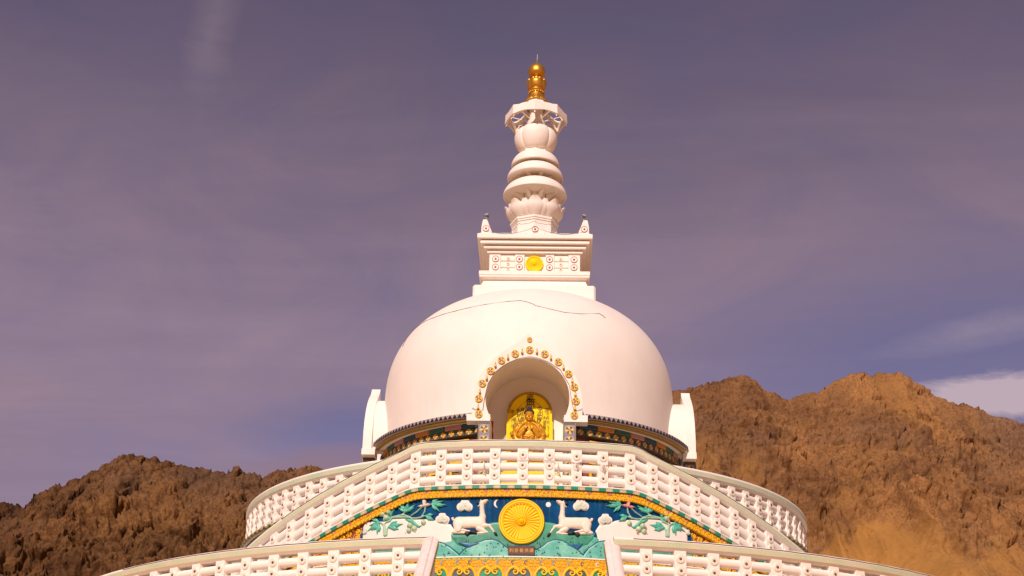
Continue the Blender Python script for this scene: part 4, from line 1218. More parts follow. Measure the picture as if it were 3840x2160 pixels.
# --- curls: little stucco spirals on a cylinder
def spiral(mb, R, a, z, r_, turns=1.6, th0=0.0, sgn=1, rad_=0.011, m=0, npt=13, sides=4):
    pts = []
    for i in range(npt):
        u = i/(npt-1)
        w = th0+sgn*u*turns*2*PI
        q = r_*(1-0.86*u)
        pts.append(cyl(R, a+q*math.cos(w)/R, z+q*math.sin(w)))
    mb.tube(pts, [rad_*(1-0.3*i/(npt-1)) for i in range(npt)], sides, m)
rnd = random.Random(3)
mb, mp = MB(), MB()
a = -rad(46)
i = 0
while a < rad(46):
    for row, dz in ((0, -0.15), (1, -0.235)):
        r_ = rnd.uniform(0.036, 0.05)
        tgt = mp if (row == 0 and i % 5 == 2) else mb
        spiral(tgt, 9.662, a+row*0.004, sb(a)+dz, r_, rnd.uniform(1.3, 1.8), rnd.uniform(0, 6.28), 1 if rnd.random() < .5 else -1, 0.013)
    spiral(mb, 9.662, a+0.0045, sb(a)-0.275, 0.024, 1.0, PI/2, -1 if i % 2 else 1, 0.013)
    a += 0.0105; i += 1
tag(mb.obj('scroll_relief', 'gold_paint', relief_wall, True), kind='stuff')
tag(mp.obj('scroll_relief', 'pink_stucco', relief_wall, True), kind='stuff')
# big curls in the corner spandrels
mb = MB()
for s in (-1, 1):
    for d in range(26, 48):
        a = rad(d+rnd.uniform(-.3, .3))*s
        z0, z1 = 6.9, sb(a)-0.34
        z = z1-0.04
        while z > 7.9:
            spiral(mb, 9.56, a+rad(rnd.uniform(-.4, .4)), z, rnd.uniform(0.06, 0.10), 1.7, rnd.uniform(0, 6.28), s, 0.018, 0, 15)
            z -= 0.17
tag(mb.obj('scroll_relief', 'gold_paint', relief_wall, True), kind='stuff')

# --- soft reliefs from 2-D distance fields, laid out in photo pixels on the cylinder they are carved on
def d_cap(X, Y, c):
    x0, y0, r0, x1, y1, r1 = c
    dx, dy = x1-x0, y1-y0
    L = dx*dx+dy*dy+1e-9
    t_ = np.clip(((X-x0)*dx+(Y-y0)*dy)/L, 0, 1)
    return np.hypot(X-x0-t_*dx, Y-y0-t_*dy)-(r0+(r1-r0)*t_)
def d_poly(X, Y, pts):
    d = np.full(X.shape, 1e9); ins = np.zeros(X.shape, bool)
    n = len(pts)
    for i in range(n):
        (x0, y0), (x1, y1) = pts[i], pts[(i+1) % n]
        d = np.minimum(d, d_cap(X, Y, (x0, y0, 0, x1, y1, 0)))
        cond = ((y0 > Y) != (y1 > Y)) & (X < (x1-x0)*(Y-y0)/((y1-y0) if y1 != y0 else 1e-9)+x0)
        ins ^= cond
    return np.where(ins, -d, d)
def smin(a, b_, k):
    h = np.clip(0.5+0.5*(b_-a)/k, 0, 1)
    return b_*(1-h)+a*h-k*h*(1-h)
def relief(name, mat, prims, parent, h=0.05, R=RW, w=None, k=3.0, step=1.5, tf=None, cut=None):
    """prims: chains [(x,y,r),...] or ('poly', pts); tf maps drawing units to photo pixels: (ox, oy, scale, mirror_x, dy)"""
    tf = tf or (0, 0, 1, None, 0)
    def mp_(x, y):
        x, y = tf[0]+tf[2]*x, tf[1]+tf[2]*y
        return (x if tf[3] is None else 2*tf[3]-x), y+tf[4]
    caps, polys = [], []
    for p in prims:
        if p[0] == 'poly': polys.append([mp_(*q) for q in p[1]])
        else:
            q = [(*mp_(x, y), r_*tf[2]) for x, y, r_ in p]
            if len(q) == 1: caps.append((*q[0], q[0][0]+.01, q[0][1], q[0][2]))
            caps += [(*q[i], *q[i+1]) for i in range(len(q)-1)]
    xs = [c[0]-c[2] for c in caps]+[c[3]-c[5] for c in caps]+[c[0]+c[2] for c in caps]+[c[3]+c[5] for c in caps]+[x for pl in polys for x, y in pl]
    ys = [c[1]-c[2] for c in caps]+[c[4]-c[5] for c in caps]+[c[1]+c[2] for c in caps]+[c[4]+c[5] for c in caps]+[y for pl in polys for x, y in pl]
    gx = np.arange(min(xs)-2*step, max(xs)+2.5*step, step); gy = np.arange(min(ys)-2*step, max(ys)+2.5*step, step)
    X, Y = np.meshgrid(gx, gy)
    def field(X, Y):
        d = None
        for c in caps:
            q = d_cap(X, Y, c); d = q if d is None else smin(d, q, k)
        for pl in polys:
            q = d_poly(X, Y, pl); d = q if d is None else np.minimum(d, q)
        if cut: 
            for (cx_, cy_, cr_) in cut:
                ux, uy = mp_(cx_, cy_); d = np.maximum(d, cr_*tf[2]-np.hypot(X-ux, Y-uy))
        return d
    D_ = field(X, Y)
    ins = D_ < 0
    cell = ins[:-1, :-1] | ins[1:, :-1] | ins[:-1, 1:] | ins[1:, 1:]
    e = 0.3
    Gx, Gy = (field(X+e, Y)-field(X-e, Y))/(2*e), (field(X, Y+e)-field(X, Y-e))/(2*e)
    out = D_ > 0
    X2, Y2 = np.where(out, X-D_*Gx, X), np.where(out, Y-D_*Gy, Y)
    w = w or max(4.0, -D_.min())
    u = np.clip(-D_/w, 0, 1)
    H = h*np.sqrt(np.clip(1-(1-u)**2, 0, 1))-0.003*(out)
    idx = -np.ones(X.shape, int)
    used = np.zeros(X.shape, bool)
    used[:-1, :-1] |= cell; used[1:, :-1] |= cell; used[:-1, 1:] |= cell; used[1:, 1:] |= cell
    idx[used] = np.arange(used.sum())
    P = at_cyl(X2[used], Y2[used], R)
    sc = (R+H[used])/R
    P[:, 0] *= sc; P[:, 1] *= sc
    jj, ii = np.nonzero(cell)
    F = np.stack([idx[jj, ii], idx[jj+1, ii], idx[jj+1, ii+1], idx[jj, ii+1]], 1)
    me = mk_mesh(name, P, F, mat, smooth=True)
    return place(name, me, parent)
def cyl_path(name, mat, pts, parent, rad_=0.01, R=RW, sides=5, tf=None):
    tf = tf or (0, 0, 1, None, 0)
    q = []
    for x, y in pts:
        x, y = tf[0]+tf[2]*x, tf[1]+tf[2]*y
        q.append(tuple(at_cyl(np.array(x if tf[3] is None else 2*tf[3]-x), np.array(y+tf[4]), R)))
    mb = MB(); mb.tube(q, rad_, sides)
    return mb.obj(name, mat, parent, True)

# the blue night-sky field with its lobed ends
pan = [(1354, 2100), (1354, 2012), (1360, 1986), (1363, 1968), (1368, 1955), (1374, 1940), (1438, 1908), (1480, 1888), (1508, 1872), (1550, 1866), (1605, 1858), (1700, 1852), (1830, 1848), (1960, 1848), (2100, 1850), (2249, 1856), (2337, 1868), (2407, 1884), (2476, 1918), (2557, 1960), (2578, 1980), (2589, 2003), (2594, 2025), (2596, 2100)]
sky_panel = relief('sky_panel', 'mural_blue', [('poly', pan)], relief_wall, h=0.02, w=4, step=5.0)
RP = RW+0.02
for pts in (pan[:6], pan[-6:]): cyl_path('panel_edging', 'hill_edge', pts, relief_wall, 0.016, RP)
bank = [(1358, 2060), (1362, 1975), (1372, 1958), (1393, 1956), (1438, 1956), (1473, 1946), (1515, 1943.6), (1550, 1946.4), (1584.6, 1948), (1605.5, 1946.4), (1630.7, 1951), (1661, 1964), (1690, 1966), (1706, 1990), (1700, 2003), (1697, 2020), (1700, 2034), (1669, 2040), (1641, 2048), (1600, 2060)]
relief('cloud_bank', 'bank_white', [('poly', bank)], relief_wall, h=0.022, R=RP, w=8, step=3.0)
relief('cloud_bank', 'bank_white', [('poly', [(2*1969-x, y+2) for x, y in bank])], relief_wall, h=0.022, R=RP, w=8, step=3.0)
# hills
relief('hill', 'hill_light', [('poly', [(1640, 2100), (1640, 2026), (1700, 2012), (1960, 2020), (2230, 2014), (2290, 2030), (2290, 2100)])], relief_wall, h=0.02, R=RP, w=6, step=4.0)
relief('hill', 'hill_green', [('poly', [(1684, 1993), (1700, 2005), (1760, 2004), (1815, 1994), (1822, 1968), (1840, 1960), (1870, 1957), (2046, 1957), (2078, 1962), (2096, 1970), (2102, 1995), (2160, 2007), (2215, 2007), (2232, 1996), (2226, 2024), (2205, 2046), (2100, 2075), (1960, 2085), (1820, 2075), (1715, 2048), (1692, 2020)])], relief_wall, h=0.028, R=RP, w=9, step=3.0)
for pts in ([(1350, 2100), (1350, 2038), (1500, 2034), (1640, 2031), (1660, 2035), (1690, 2052), (1722, 2078), (1730, 2100)], [(2596, 2100), (2596, 2040), (2400, 2036), (2262, 2028), (2240, 2032), (2205, 2056), (2186, 2082), (2180, 2100)],
            [(1715, 2100), (1722, 2080), (1742, 2058), (1775, 2040), (1815, 2024), (1850, 2021), (1872, 2030), (1895, 2048), (1912, 2060), (1920, 2100)], [(2200, 2100), (2188, 2082), (2166, 2062), (2140, 2044), (2108, 2026), (2078, 2022), (2052, 2032), (2030, 2050), (2005, 2064), (1998, 2100)],
            [(1890, 2100), (1900, 2066), (1925, 2048), (1960, 2043), (1995, 2048), (2020, 2066), (2030, 2100)]):
    h_ = relief('hill', 'hill_light', [('poly', pts)], relief_wall, h=0.03, R=RP+0.015, w=8, step=3.0)
    cyl_path('hill_outline', 'hill_edge', pts[1:-1], h_, 0.013, RP+0.035)
for pts in ([(1716, 2036), (1735, 2033), (1760, 2037), (1800, 2036), (1790, 2042), (1772, 2048), (1760, 2054), (1742, 2048)], [(2120, 2042), (2150, 2040), (2185, 2040), (2178, 2050), (2166, 2060), (2150, 2052)]):
    relief('stream', 'stream_blue', [('poly', pts)], relief_wall, h=0.02, R=RP+0.045, w=5, step=1.5)
# dark grass tufts painted over the hills
mb = MB(); rt_ = random.Random(21)
for i in range(95):
    x = rt_.uniform(1640, 2280); y = rt_.uniform(2014, 2088)
    if math.hypot(x-1956, y-1957) < 92 or (1905 < x < 2008 and 2044 < y < 2086): continue
    if y < 2042 and not 1705 < x < 2215: continue
    s_ = rt_.uniform(1.8, 3.6)
    q = [tuple(at_cyl(np.array(x+dx*s_), np.array(y+dy*s_), RP+0.062)) for dx, dy in ((-1, 0.6), (-0.25, -0.2), (0, -1.8), (0.3, -0.1), (1.1, 0.5))]
    mb.tube(q, [0.004, 0.008, 0.004, 0.008, 0.004], 4)
tag(mb.obj('grass_tufts', 'hill_edge', relief_wall), kind='stuff')
# moon and sun
ZR = (1840, 1860, 0.2071, None, 0)
relief('crescent_moon', 'white_clean', [[(130, 140, 74)]], relief_wall, h=0.012, R=RP, w=2, step=0.8, tf=ZR, cut=[(182, 142, 86)])
relief('sun_disc', 'white_clean', [[(1045, 157, 48)]], relief_wall, h=0.012, R=RP, w=3, step=1.0, tf=ZR)
# clouds
def cloud(c1, tf):
    o = relief('cloud', 'bank_white', c1['b'], relief_wall, h=0.03, R=RP, w=3, k=4, step=1.2, tf=tf)
    relief('cloud_scroll', 'cloud_sage', c1['s'], o, h=0.035, R=RP+0.022, w=3, k=1.0, step=1.2, tf=tf)
    for cx_, cy_, r_, sg in c1['c']:
        pts = [(cx_+sg*r_*(1-0.85*u)*math.cos(u*9), cy_+r_*(1-0.85*u)*math.sin(u*9)) for u in np.linspace(0, 1, 18)]
        cyl_path('cloud_scroll', 'cloud_sage', pts, o, 0.010, RP+0.055, tf=tf)
cl1 = {'b': [[(985, 255, 68), (1105, 255, 68)], [(930, 375, 118)], [(1140, 375, 118)], [(1035, 350, 100)]], 's': [[(960, 390, 92)], [(1110, 390, 92)], [(1035, 300, 60)]], 'c': [(970, 395, 60, 1), (1100, 395, 60, -1), (1042, 330, 32, 1)]}
cl2 = {'b': [[(385, 590, 55), (475, 590, 55)], [(345, 715, 108)], [(525, 715, 105)], [(520, 790, 75)]], 's': [[(360, 720, 88)], [(495, 725, 95)], [(425, 655, 55)]], 'c': [(360, 725, 58, 1), (490, 730, 62, -1), (428, 690, 30, 1)]}
for ax1, ax2, dy in ((None, None, 0), (1960.8, 1964.5, -2)):
    cloud(cl1, (1600, 1850, 0.138, ax1, dy)); cloud(cl2, (1600, 1850, 0.138, ax2, dy+5 if ax2 else 0))
# the two reclining deer
deer = [[(885, 795, 158), (1150, 790, 152), (1420, 795, 162)], [(860, 850, 150), (835, 985, 95)], [(1470, 800, 140), (1520, 640, 88), (1508, 500, 66), (1502, 400, 60), (1508, 310, 62)],
        [(1500, 270, 72), (1590, 225, 54), (1650, 195, 30)], [(1478, 250, 26), (1474, 158, 5)], [(1455, 315, 22), (1398, 352, 16)], [(770, 735, 30), (715, 720, 27), (697, 680, 23), (735, 662, 13)],
        [(800, 1020, 60), (715, 1062, 42), (900, 1070, 36), (1062, 1084, 28)], [(900, 985, 55), (1050, 1020, 38), (1190, 1042, 30)],
        [(1420, 950, 90), (1530, 1010, 62), (1640, 1062, 38), (1500, 1088, 32), (1375, 1086, 28)], [(1530, 880, 85), (1710, 885, 46), (1785, 985, 33), (1850, 1078, 26)]]
hooves = [[(1062, 1090, 34), (1110, 1112, 52), (1170, 1098, 20)], [(1200, 1052, 34), (1262, 1058, 46)], [(1290, 1066, 44), (1350, 1086, 30)], [(1848, 1078, 30), (1872, 1105, 36), (1912, 1148, 24)]]
for ax, lab in ((None, 'cream reclining deer facing right towards the wheel'), (1958.5, 'cream reclining deer facing left towards the wheel')):
    tf = (1600, 1850, 0.138, ax, 0 if ax is None else 3)
    d_ = relief('deer', 'deer_cream', deer, relief_wall, h=0.085, R=RP, w=17, k=3.0, step=1.2, tf=tf)
    tag(d_, lab)
    relief('haunch', 'deer_cream', [[(870, 830, 125), (850, 960, 80)]], d_, h=0.02, R=RP+0.072, w=14, step=1.2, tf=tf)
    for h_ in hooves: relief('hoof', 'hoof_black', [h_], d_, h=0.085, R=RP+0.005, w=6, step=1.0, tf=tf)
    relief('horn', 'hoof_black', [[(1425, 282, 16), (1375, 262, 13), (1358, 222, 5)]], d_, h=0.06, R=RP, w=3, step=0.8, tf=tf)
    relief('eye', 'cream_mark', [[(1505, 262, 10), (1535, 240, 8)]], d_, h=0.02, R=RP+0.055, w=1.5, step=0.6, tf=tf)
    relief('nostril', 'umber', [[(1625, 205, 7), (1640, 195, 6)]], d_, h=0.015, R=RP+0.05, w=1.2, step=0.6, tf=tf)
# lotus plants
def leaf(base, tips, w):
    return [[(base[0], base[1], w*0.35), (base[0]+(x-base[0])*0.55, base[1]+(y-base[1])*0.55, w), (x, y, 3)] for x, y in tips]
leaves = [leaf((1290, 510), [(1145, 295), (1105, 390), (1230, 310), (1385, 235), (1570, 305), (1535, 385)], 42), leaf((2000, 290), [(2090, 160), (2170, 150), (2335, 205), (2415, 320), (2300, 355), (2210, 495), (2095, 465)], 38),
          leaf((1830, 605), [(2055, 565), (2070, 735), (1990, 735)], 50), leaf((590, 790), [(360, 665), (470, 665), (325, 870), (265, 1030), (385, 1020)], 40), leaf((590, 820), [(460, 1000), (530, 1125), (608, 1050)], 42),
          leaf((840, 910), [(1080, 740), (1240, 820), (1125, 968)], 60), [[(900, 590, 34), (960, 480, 26), (1005, 425, 5)], [(860, 660, 45), (795, 770, 10)]], [[(1300, 690, 18), (1420, 740, 45), (1540, 800, 40)], [(1550, 830, 45), (1660, 895, 32), (1735, 865, 8)]]]
stems = [[(745, 1120, 44), (742, 950, 42), (722, 850, 34), (650, 800, 22), (580, 795, 14)], [(790, 1120, 30), (800, 980, 28), (845, 915, 14)], [(760, 795, 22), (880, 740, 26), (940, 650, 30), (1100, 610, 28), (1260, 585, 25), (1400, 630, 21), (1500, 730, 18), (1560, 800, 15)],
         [(950, 660, 18), (1250, 640, 20), (1550, 675, 22), (1700, 650, 22), (1810, 608, 18)], [(1450, 600, 15), (1600, 500, 18), (1725, 385, 18)], [(1730, 625, 16), (1810, 500, 17), (1832, 365, 17)], [(1180, 590, 14), (1295, 505, 14)]]
fruits = [[[(840, 505, 70)], [(870, 470, 35), (898, 440, 14)]], [[(700, 560, 76)], [(640, 600, 30), (612, 618, 14)]], [[(785, 650, 78)], [(735, 705, 34), (712, 738, 14)]], [[(1425, 860, 78)], [(1350, 885, 20)]], [[(1535, 940, 80)], [(1558, 1030, 20)]], [[(1390, 1000, 72)], [(1300, 1060, 15)]], [[(1780, 785, 70)], [(1770, 700, 10)]]]
for ax, fm in ((None, 'flower_pale'), (1973.8, 'flower_pink')):
    tf = (1340, 1850, 0.13975, ax, 0 if ax is None else 3)
    pl = relief('lotus_plant', 'stem_mint', stems, relief_wall, h=0.05, R=RP+0.012, w=4, k=2.0, step=1.3, tf=tf)
    for l_ in leaves: relief('leaf', 'leaf_teal', l_, pl, h=0.055, R=RP+0.015, w=5.5, k=1.5, step=1.2, tf=tf)
    for f_ in fruits: relief('fruit', 'fruit_mint', f_, pl, h=0.085, R=RP+0.015, w=10, k=3, step=1.2, tf=tf)
    for f_ in ([[(1800, 225, 52), (1808, 320, 44)]], [[(1800, 335, 30), (1720, 350, 34), (1640, 352, 12)]], [[(1830, 335, 30), (1900, 308, 34), (1985, 298, 10)]]):
        relief('petal', fm, f_, pl, h=0.07, R=RP+0.02, w=6, step=1.2, tf=tf)
    if ax is not None:
        for c in ((1340, 890), (1558, 1030), (612, 618), (712, 738)): relief('fruit_tip', 'flower_pink', [[(c[0], c[1], 26)]], pl, h=0.07, R=RP+0.03, w=4, step=1.0, tf=tf)
    relief('bush', 'cloud_sage', [[(210, 1000, 50)], [(190, 1060, 45)], [(230, 1050, 40)]], pl, h=0.05, R=RP+0.02, w=4, step=1.3, tf=tf)
# the gold wheel
wc = at_cyl(np.array(1955.8), np.array(1957.3), RP)
wa = math.atan2(wc[0], -wc[1])
rim, hub, sp = wheel(0.557, 32, 'wheel', 'yellow_wheel', 0.10)
wo = place('wheel', rim[1], relief_wall, T(tuple(wc), wa)); tag(wo, 'large golden dharma wheel with many spokes')
place('hub', hub[1], wo, T(tuple(wc), wa))
for k in range(32): place('spoke', sp[1], wo, T(tuple(wc), wa) @ Matrix.Rotation(2*PI*(k+0.25)/32, 4, 'Y'))
# plaque with its inscription
def glyphs(text, size, extrude=0.002):
    """flat outline meshes of single characters, centred on their own box: list of (verts, faces)"""
    out = []
    for ch in text:
        cu = bpy.data.curves.new('glyph', 'FONT'); cu.body = ch; cu.size = size; cu.align_x = 'CENTER'; cu.extrude = extrude
        o = bpy.data.objects.new('glyph', cu); COL.objects.link(o)
        dg = bpy.context.evaluated_depsgraph_get()
        me = bpy.data.meshes.new_from_object(o.evaluated_get(dg))
        v = np.array([tuple(q.co) for q in me.vertices]) if len(me.vertices) else np.zeros((0, 3))
        f = [tuple(q.vertices) for q in me.polygons]
        if len(v): v[:, :2] -= (v[:, :2].min(0)+v[:, :2].max(0))/2
        out.append((v, f))
        bpy.data.objects.remove(o); bpy.data.curves.remove(cu); bpy.data.meshes.remove(me)
    return out
pc = at_cyl(np.array(1840+.2071*557), np.array(1860+.2071*990), RP+0.05)
pa = math.atan2(pc[0], -pc[1])
mb = MB(); mb.box(-0.32, 0.32, -0.035, 0.03, -0.112, 0.112, 0, bev=0.008)
plq = part(mb, 'inscription_plaque', 'plaque_brown', relief_wall, mat=T(tuple(pc), pa))
mb = MB()
for i, (v, f) in enumerate(glyphs('利舎養供廣', 0.105)):
    mb.add([((i-2)*0.121+x, -0.037-z, y) for x, y, z in v], f)
if mb.v: part(mb, 'inscription', 'plaque_gold', plq, mat=T(tuple(pc), pa))
# lower border: gold field, crescents, and the row of cusped arches
strip('border_field', 'scroll_gold', 9.60, lambda a: 7.885, lambda a: 7.50, -rad(46), rad(46), relief_wall, 0.06, 120)
strip('border_edge', 'cream', 9.63, lambda a: 7.905, lambda a: 7.878, -rad(46), rad(46), relief_wall, 0.08, 120)
mb, mp, mq, mr = MB(), MB(), MB(), MB()
a = -rad(30); i = 0
while a < rad(30):
    for dz in (0.055, 0.13, 0.20):
        spiral(mb, 9.607, a+rnd.uniform(-.002, .002), 7.89-dz, rnd.uniform(0.028, 0.042), 1.5, rnd.uniform(0, 6.28), rnd.choice((-1, 1)), 0.011)
    a += 0.0088; i += 1
tag(mb.obj('scroll_relief', 'gold_paint', relief_wall, True), kind='stuff')
AP = rad(4.03)
for i in range(-7, 8):
    ca = rad(-0.62)+i*AP
    # cusped arch: two humps meeting in a point
    mb = MB()
    path = [(-0.30, -0.75), (-0.30, -0.10), (-0.285, -0.03), (-0.24, 0.05), (-0.17, 0.10), (-0.10, 0.10), (-0.04, 0.055), (0.0, 0.0)]
    path = path+[(-x, z) for x, z in path[-2::-1]]
    ZC_ = 7.535
    mb.tube([cyl(9.62, ca+x/9.62, ZC_+z) for x, z in path], 0.036, 8)
    mb.tube([cyl(9.645, ca+x/9.645, ZC_+z) for x, z in path], 0.018, 6)
    for s in (-1, 1):
        pts = [cyl(9.63, ca+s*(-0.10+q*math.cos(w))/9.63, ZC_-0.01+q*math.sin(w)) for q, w in [(0.085*(1-0.8*u), 1.9-u*7.5) for u in np.linspace(0, 1, 16)]]
        mb.tube(pts, [0.026*(1-0.3*j/15) for j in range(16)], 6)
    ao = part(mb, 'cusped_arch', 'gold_paint', relief_wall, ang=60)
    strip('arch_panel', 'slate_relief' if i % 2 == 0 else 'key_green', 9.61, lambda a: ZC_+0.05, lambda a: FLOOR_LOW+0.3, ca-0.30/9.61, ca+0.30/9.61, ao, 0.0, 6)
    strip('fillet', 'pink_stucco', 9.625, lambda a: ZC_-0.02, lambda a: FLOOR_LOW+0.3, ca+AP/2-0.03/9.6, ca+AP/2+0.03/9.6, ao, 0.03, 2)
    for s in (-1, 1):
        x = s*0.155
        rr = 0.05
        cols = ['crescent_blue', 'slate_relief', 'pale_pink', 'crescent_blue']
        mb = MB(); n = 12; vv = []
        for t_ in np.linspace(0.4, 2*PI-0.9, n):
            wd = 0.022*math.sin((t_-0.4)/(2*PI-1.3)*PI)+0.003
            for q in (rr-wd, rr): vv.append(cyl(9.628, ca+(x+q*math.cos(t_))/9.628, 7.755+q*math.sin(t_)))
        mb.add(vv, [(2*j, 2*j+1, 2*j+3, 2*j+2) for j in range(n-1)])
        part(mb, 'crescent', cols[(i*2+(s > 0)) % 4] if abs(i) > 1 else ('slate_relief' if i == 0 else 'crescent_blue'), relief_wall)

# ------------------------------------------------------------------ shrine in the niche: altar, panel, statue
PC = PXC+0.05
altar = thing('altar', (PC, -4.55, FLOOR_UP), 'yellow stepped altar under the golden statue', 'altar')
mb = MB(); mb.box(PC-0.80, PC+0.80, -4.98, -4.05, FLOOR_UP, 11.20, bev=0.02); part(mb, 'altar_block', 'yellow', altar)
mb = MB(); mb.box(PC-0.86, PC+0.86, -5.04, -4.05, 11.20, 11.36, bev=0.02); part(mb, 'altar_slab', 'gold_paint', altar)
mb = MB(); mb.box(PC-0.72, PC+0.72, -4.92, -4.10, 11.36, 11.675, bev=0.02); part(mb, 'altar_block', 'yellow', altar)
lotus = thing('lotus_throne', (PC, -4.5, 11.58), 'golden lotus throne carrying the seated statue', 'throne')
mb = MB(); mb.lathe([(0.44, 11.58), (0.58, 11.66), (0.62, 11.80), (0.56, 11.90), (0.01, 11.91)], 48, 0, Matrix.Translation((PC, -4.5, 0)) @ Matrix.Scale(0.72, 4, (0, 1, 0)), lambda w, u: 1+0.05*abs(math.sin(8*w)))
part(mb, 'petal_ring', 'gold_statue', lotus, ang=40)
BZ = lambda X, Y: (1880+.1449*X, 1450+.1449*Y)
# backing panel
panel = thing('calligraphy_board', (PC, -4.12, 11.58), 'arched yellow panel covered in black calligraphy behind the statue', 'board')
py_ = -4.15
pts = [(-0.665, 11.58), (-0.665, 12.985), (-0.64, 13.02)]+[(0.64*math.cos(a), 13.24+0.64*math.sin(a)) for a in np.linspace(PI, 0, 33)]+[(0.64, 13.02), (0.665, 12.985), (0.665, 11.58)]
v, f = prism([(PC+x, z) for x, z in pts], py_, py_+0.07); mb = MB(); mb.add(v, f); part(mb, 'board', 'yellow', panel)
mb = MB()
for k in range(46):
    a = PI*(k+0.5)/46
    spiral_pts = [(PC+0.612*math.cos(a)+0.016*(1-u)*math.cos(u*8), py_-0.012, 13.24+0.612*math.sin(a)+0.016*(1-u)*math.sin(u*8)) for u in np.linspace(0, 0.9, 7)]
    mb.tube(spiral_pts, 0.007, 4)
mb.tube([(PC+0.64*math.cos(a), py_-0.008, 13.24+0.64*math.sin(a)) for a in np.linspace(0, PI, 33)], 0.012, 5)
mb.tube([(PC+0.585*math.cos(a), py_-0.006, 13.24+0.585*math.sin(a)) for a in np.linspace(0, PI, 33)], 0.007, 5)
part(mb, 'carved_border', 'gold_dark', panel)
hc = at_y(*BZ(735, 690), py_)
mb = MB()
mb.lathe([(0.375, 0.0), (0.37, 0.018), (0.355, 0.02)], 64, 0, Matrix.Translation((hc[0], py_, hc[2])) @ Matrix.Rotation(PI/2, 4, 'X'))
mb.lathe([(0.355, 0.02), (0.35, 0.012), (0.20, 0.012), (0.198, 0.024), (0.185, 0.024), (0.183, 0.014), (0.002, 0.014)], 64, 1, Matrix.Translation((hc[0], py_, hc[2])) @ Matrix.Rotation(PI/2, 4, 'X'))
part(mb, 'halo', ['gold_dark', 'yellow'], panel)
chars = [('南', 735, 262, 165), ('無', 750, 405, 235), ('其', 535, 590, 105), ('中', 530, 708, 120), ('衆', 535, 838, 130), ('唯', 425, 600, 80), ('我', 432, 730, 85), ('人', 428, 868, 110), ('能', 340, 838, 95), ('為', 338, 950, 85), ('救', 322, 1040, 85), ('護', 330, 1130, 80),
         ('建', 275, 632, 85), ('立', 283, 710, 45), ('之', 270, 775, 45), ('年', 265, 850, 48), ('十', 257, 920, 45), ('月', 262, 1010, 70), ('経', 243, 1195, 80), ('元', 252, 1280, 85),
         ('今', 985, 560, 135), ('此', 990, 685, 125), ('三', 960, 758, 85), ('界', 965, 860, 135), ('而', 1172, 600, 105), ('今', 1190, 695, 90), ('此', 1195, 790, 90), ('多', 1108, 790, 75), ('諸', 1112, 900, 85), ('処', 1208, 905, 80), ('患', 1110, 990, 80), ('難', 1105, 1065, 85),
         ('昭', 1200, 1015, 42), ('和', 1212, 1062, 42), ('五', 1208, 1108, 42), ('十', 1210, 1150, 40), ('六', 1208, 1190, 42), ('年', 1215, 1228, 42), ('護', 1200, 1272, 62)]
mb = MB()
for ch, X, Y, s in chars:
    c = at_y(*BZ(X, Y), py_-0.03); k = s*0.1449/131.0*1.08
    for v, f in glyphs(ch, 1.0, 0.0):
        if not len(v): continue
        w_ = max(np.ptp(v[:, 0]), np.ptp(v[:, 1]), 0.3)
        th = rnd.uniform(-0.10, 0.10)
        v2 = [(c[0]+k/w_*(x*math.cos(th)-y*math.sin(th)+0.15*y), py_-0.030, c[2]+k/w_*1.04*(x*math.sin(th)+y*math.cos(th))) for x, y, z in v]
        mb.add(v2, f)
if mb.v: part(mb, 'calligraphy', 'ink', panel)

# the seated statue: one continuous body grown by a voxel remesh, with hair as its child
SX, SY = PC-0.012, -4.50
statue = thing('statue', (SX, SY, 11.90), 'golden seated buddha statue with hands raised in a teaching gesture', 'statue')
def remesh(mb, voxel, name, mat, smooth=4):
    me = mb.mesh(name, mat)
    o = bpy.data.objects.new(name, me); COL.objects.link(o)
    m1 = o.modifiers.new('r', 'REMESH'); m1.mode = 'VOXEL'; m1.voxel_size = voxel; m1.use_smooth_shade = True
    m2 = o.modifiers.new('s', 'SMOOTH'); m2.iterations = smooth; m2.factor = 0.5
    dg = bpy.context.evaluated_depsgraph_get()
    out = bpy.data.meshes.new_from_object(o.evaluated_get(dg))
    out.name = name
    bpy.data.objects.remove(o); bpy.data.meshes.remove(me)
    out.materials.clear(); out.materials.append(M[mat])
    return out
mb = MB()
def E_(x, y, z, rx, ry, rz): mb.ellipsoid((SX+x, SY+y, z), (rx, ry, rz), 24, 16)
def TB(pts, r_, n=12): mb.tube([(SX+x, SY+y, z) for x, y, z in pts], r_, n)
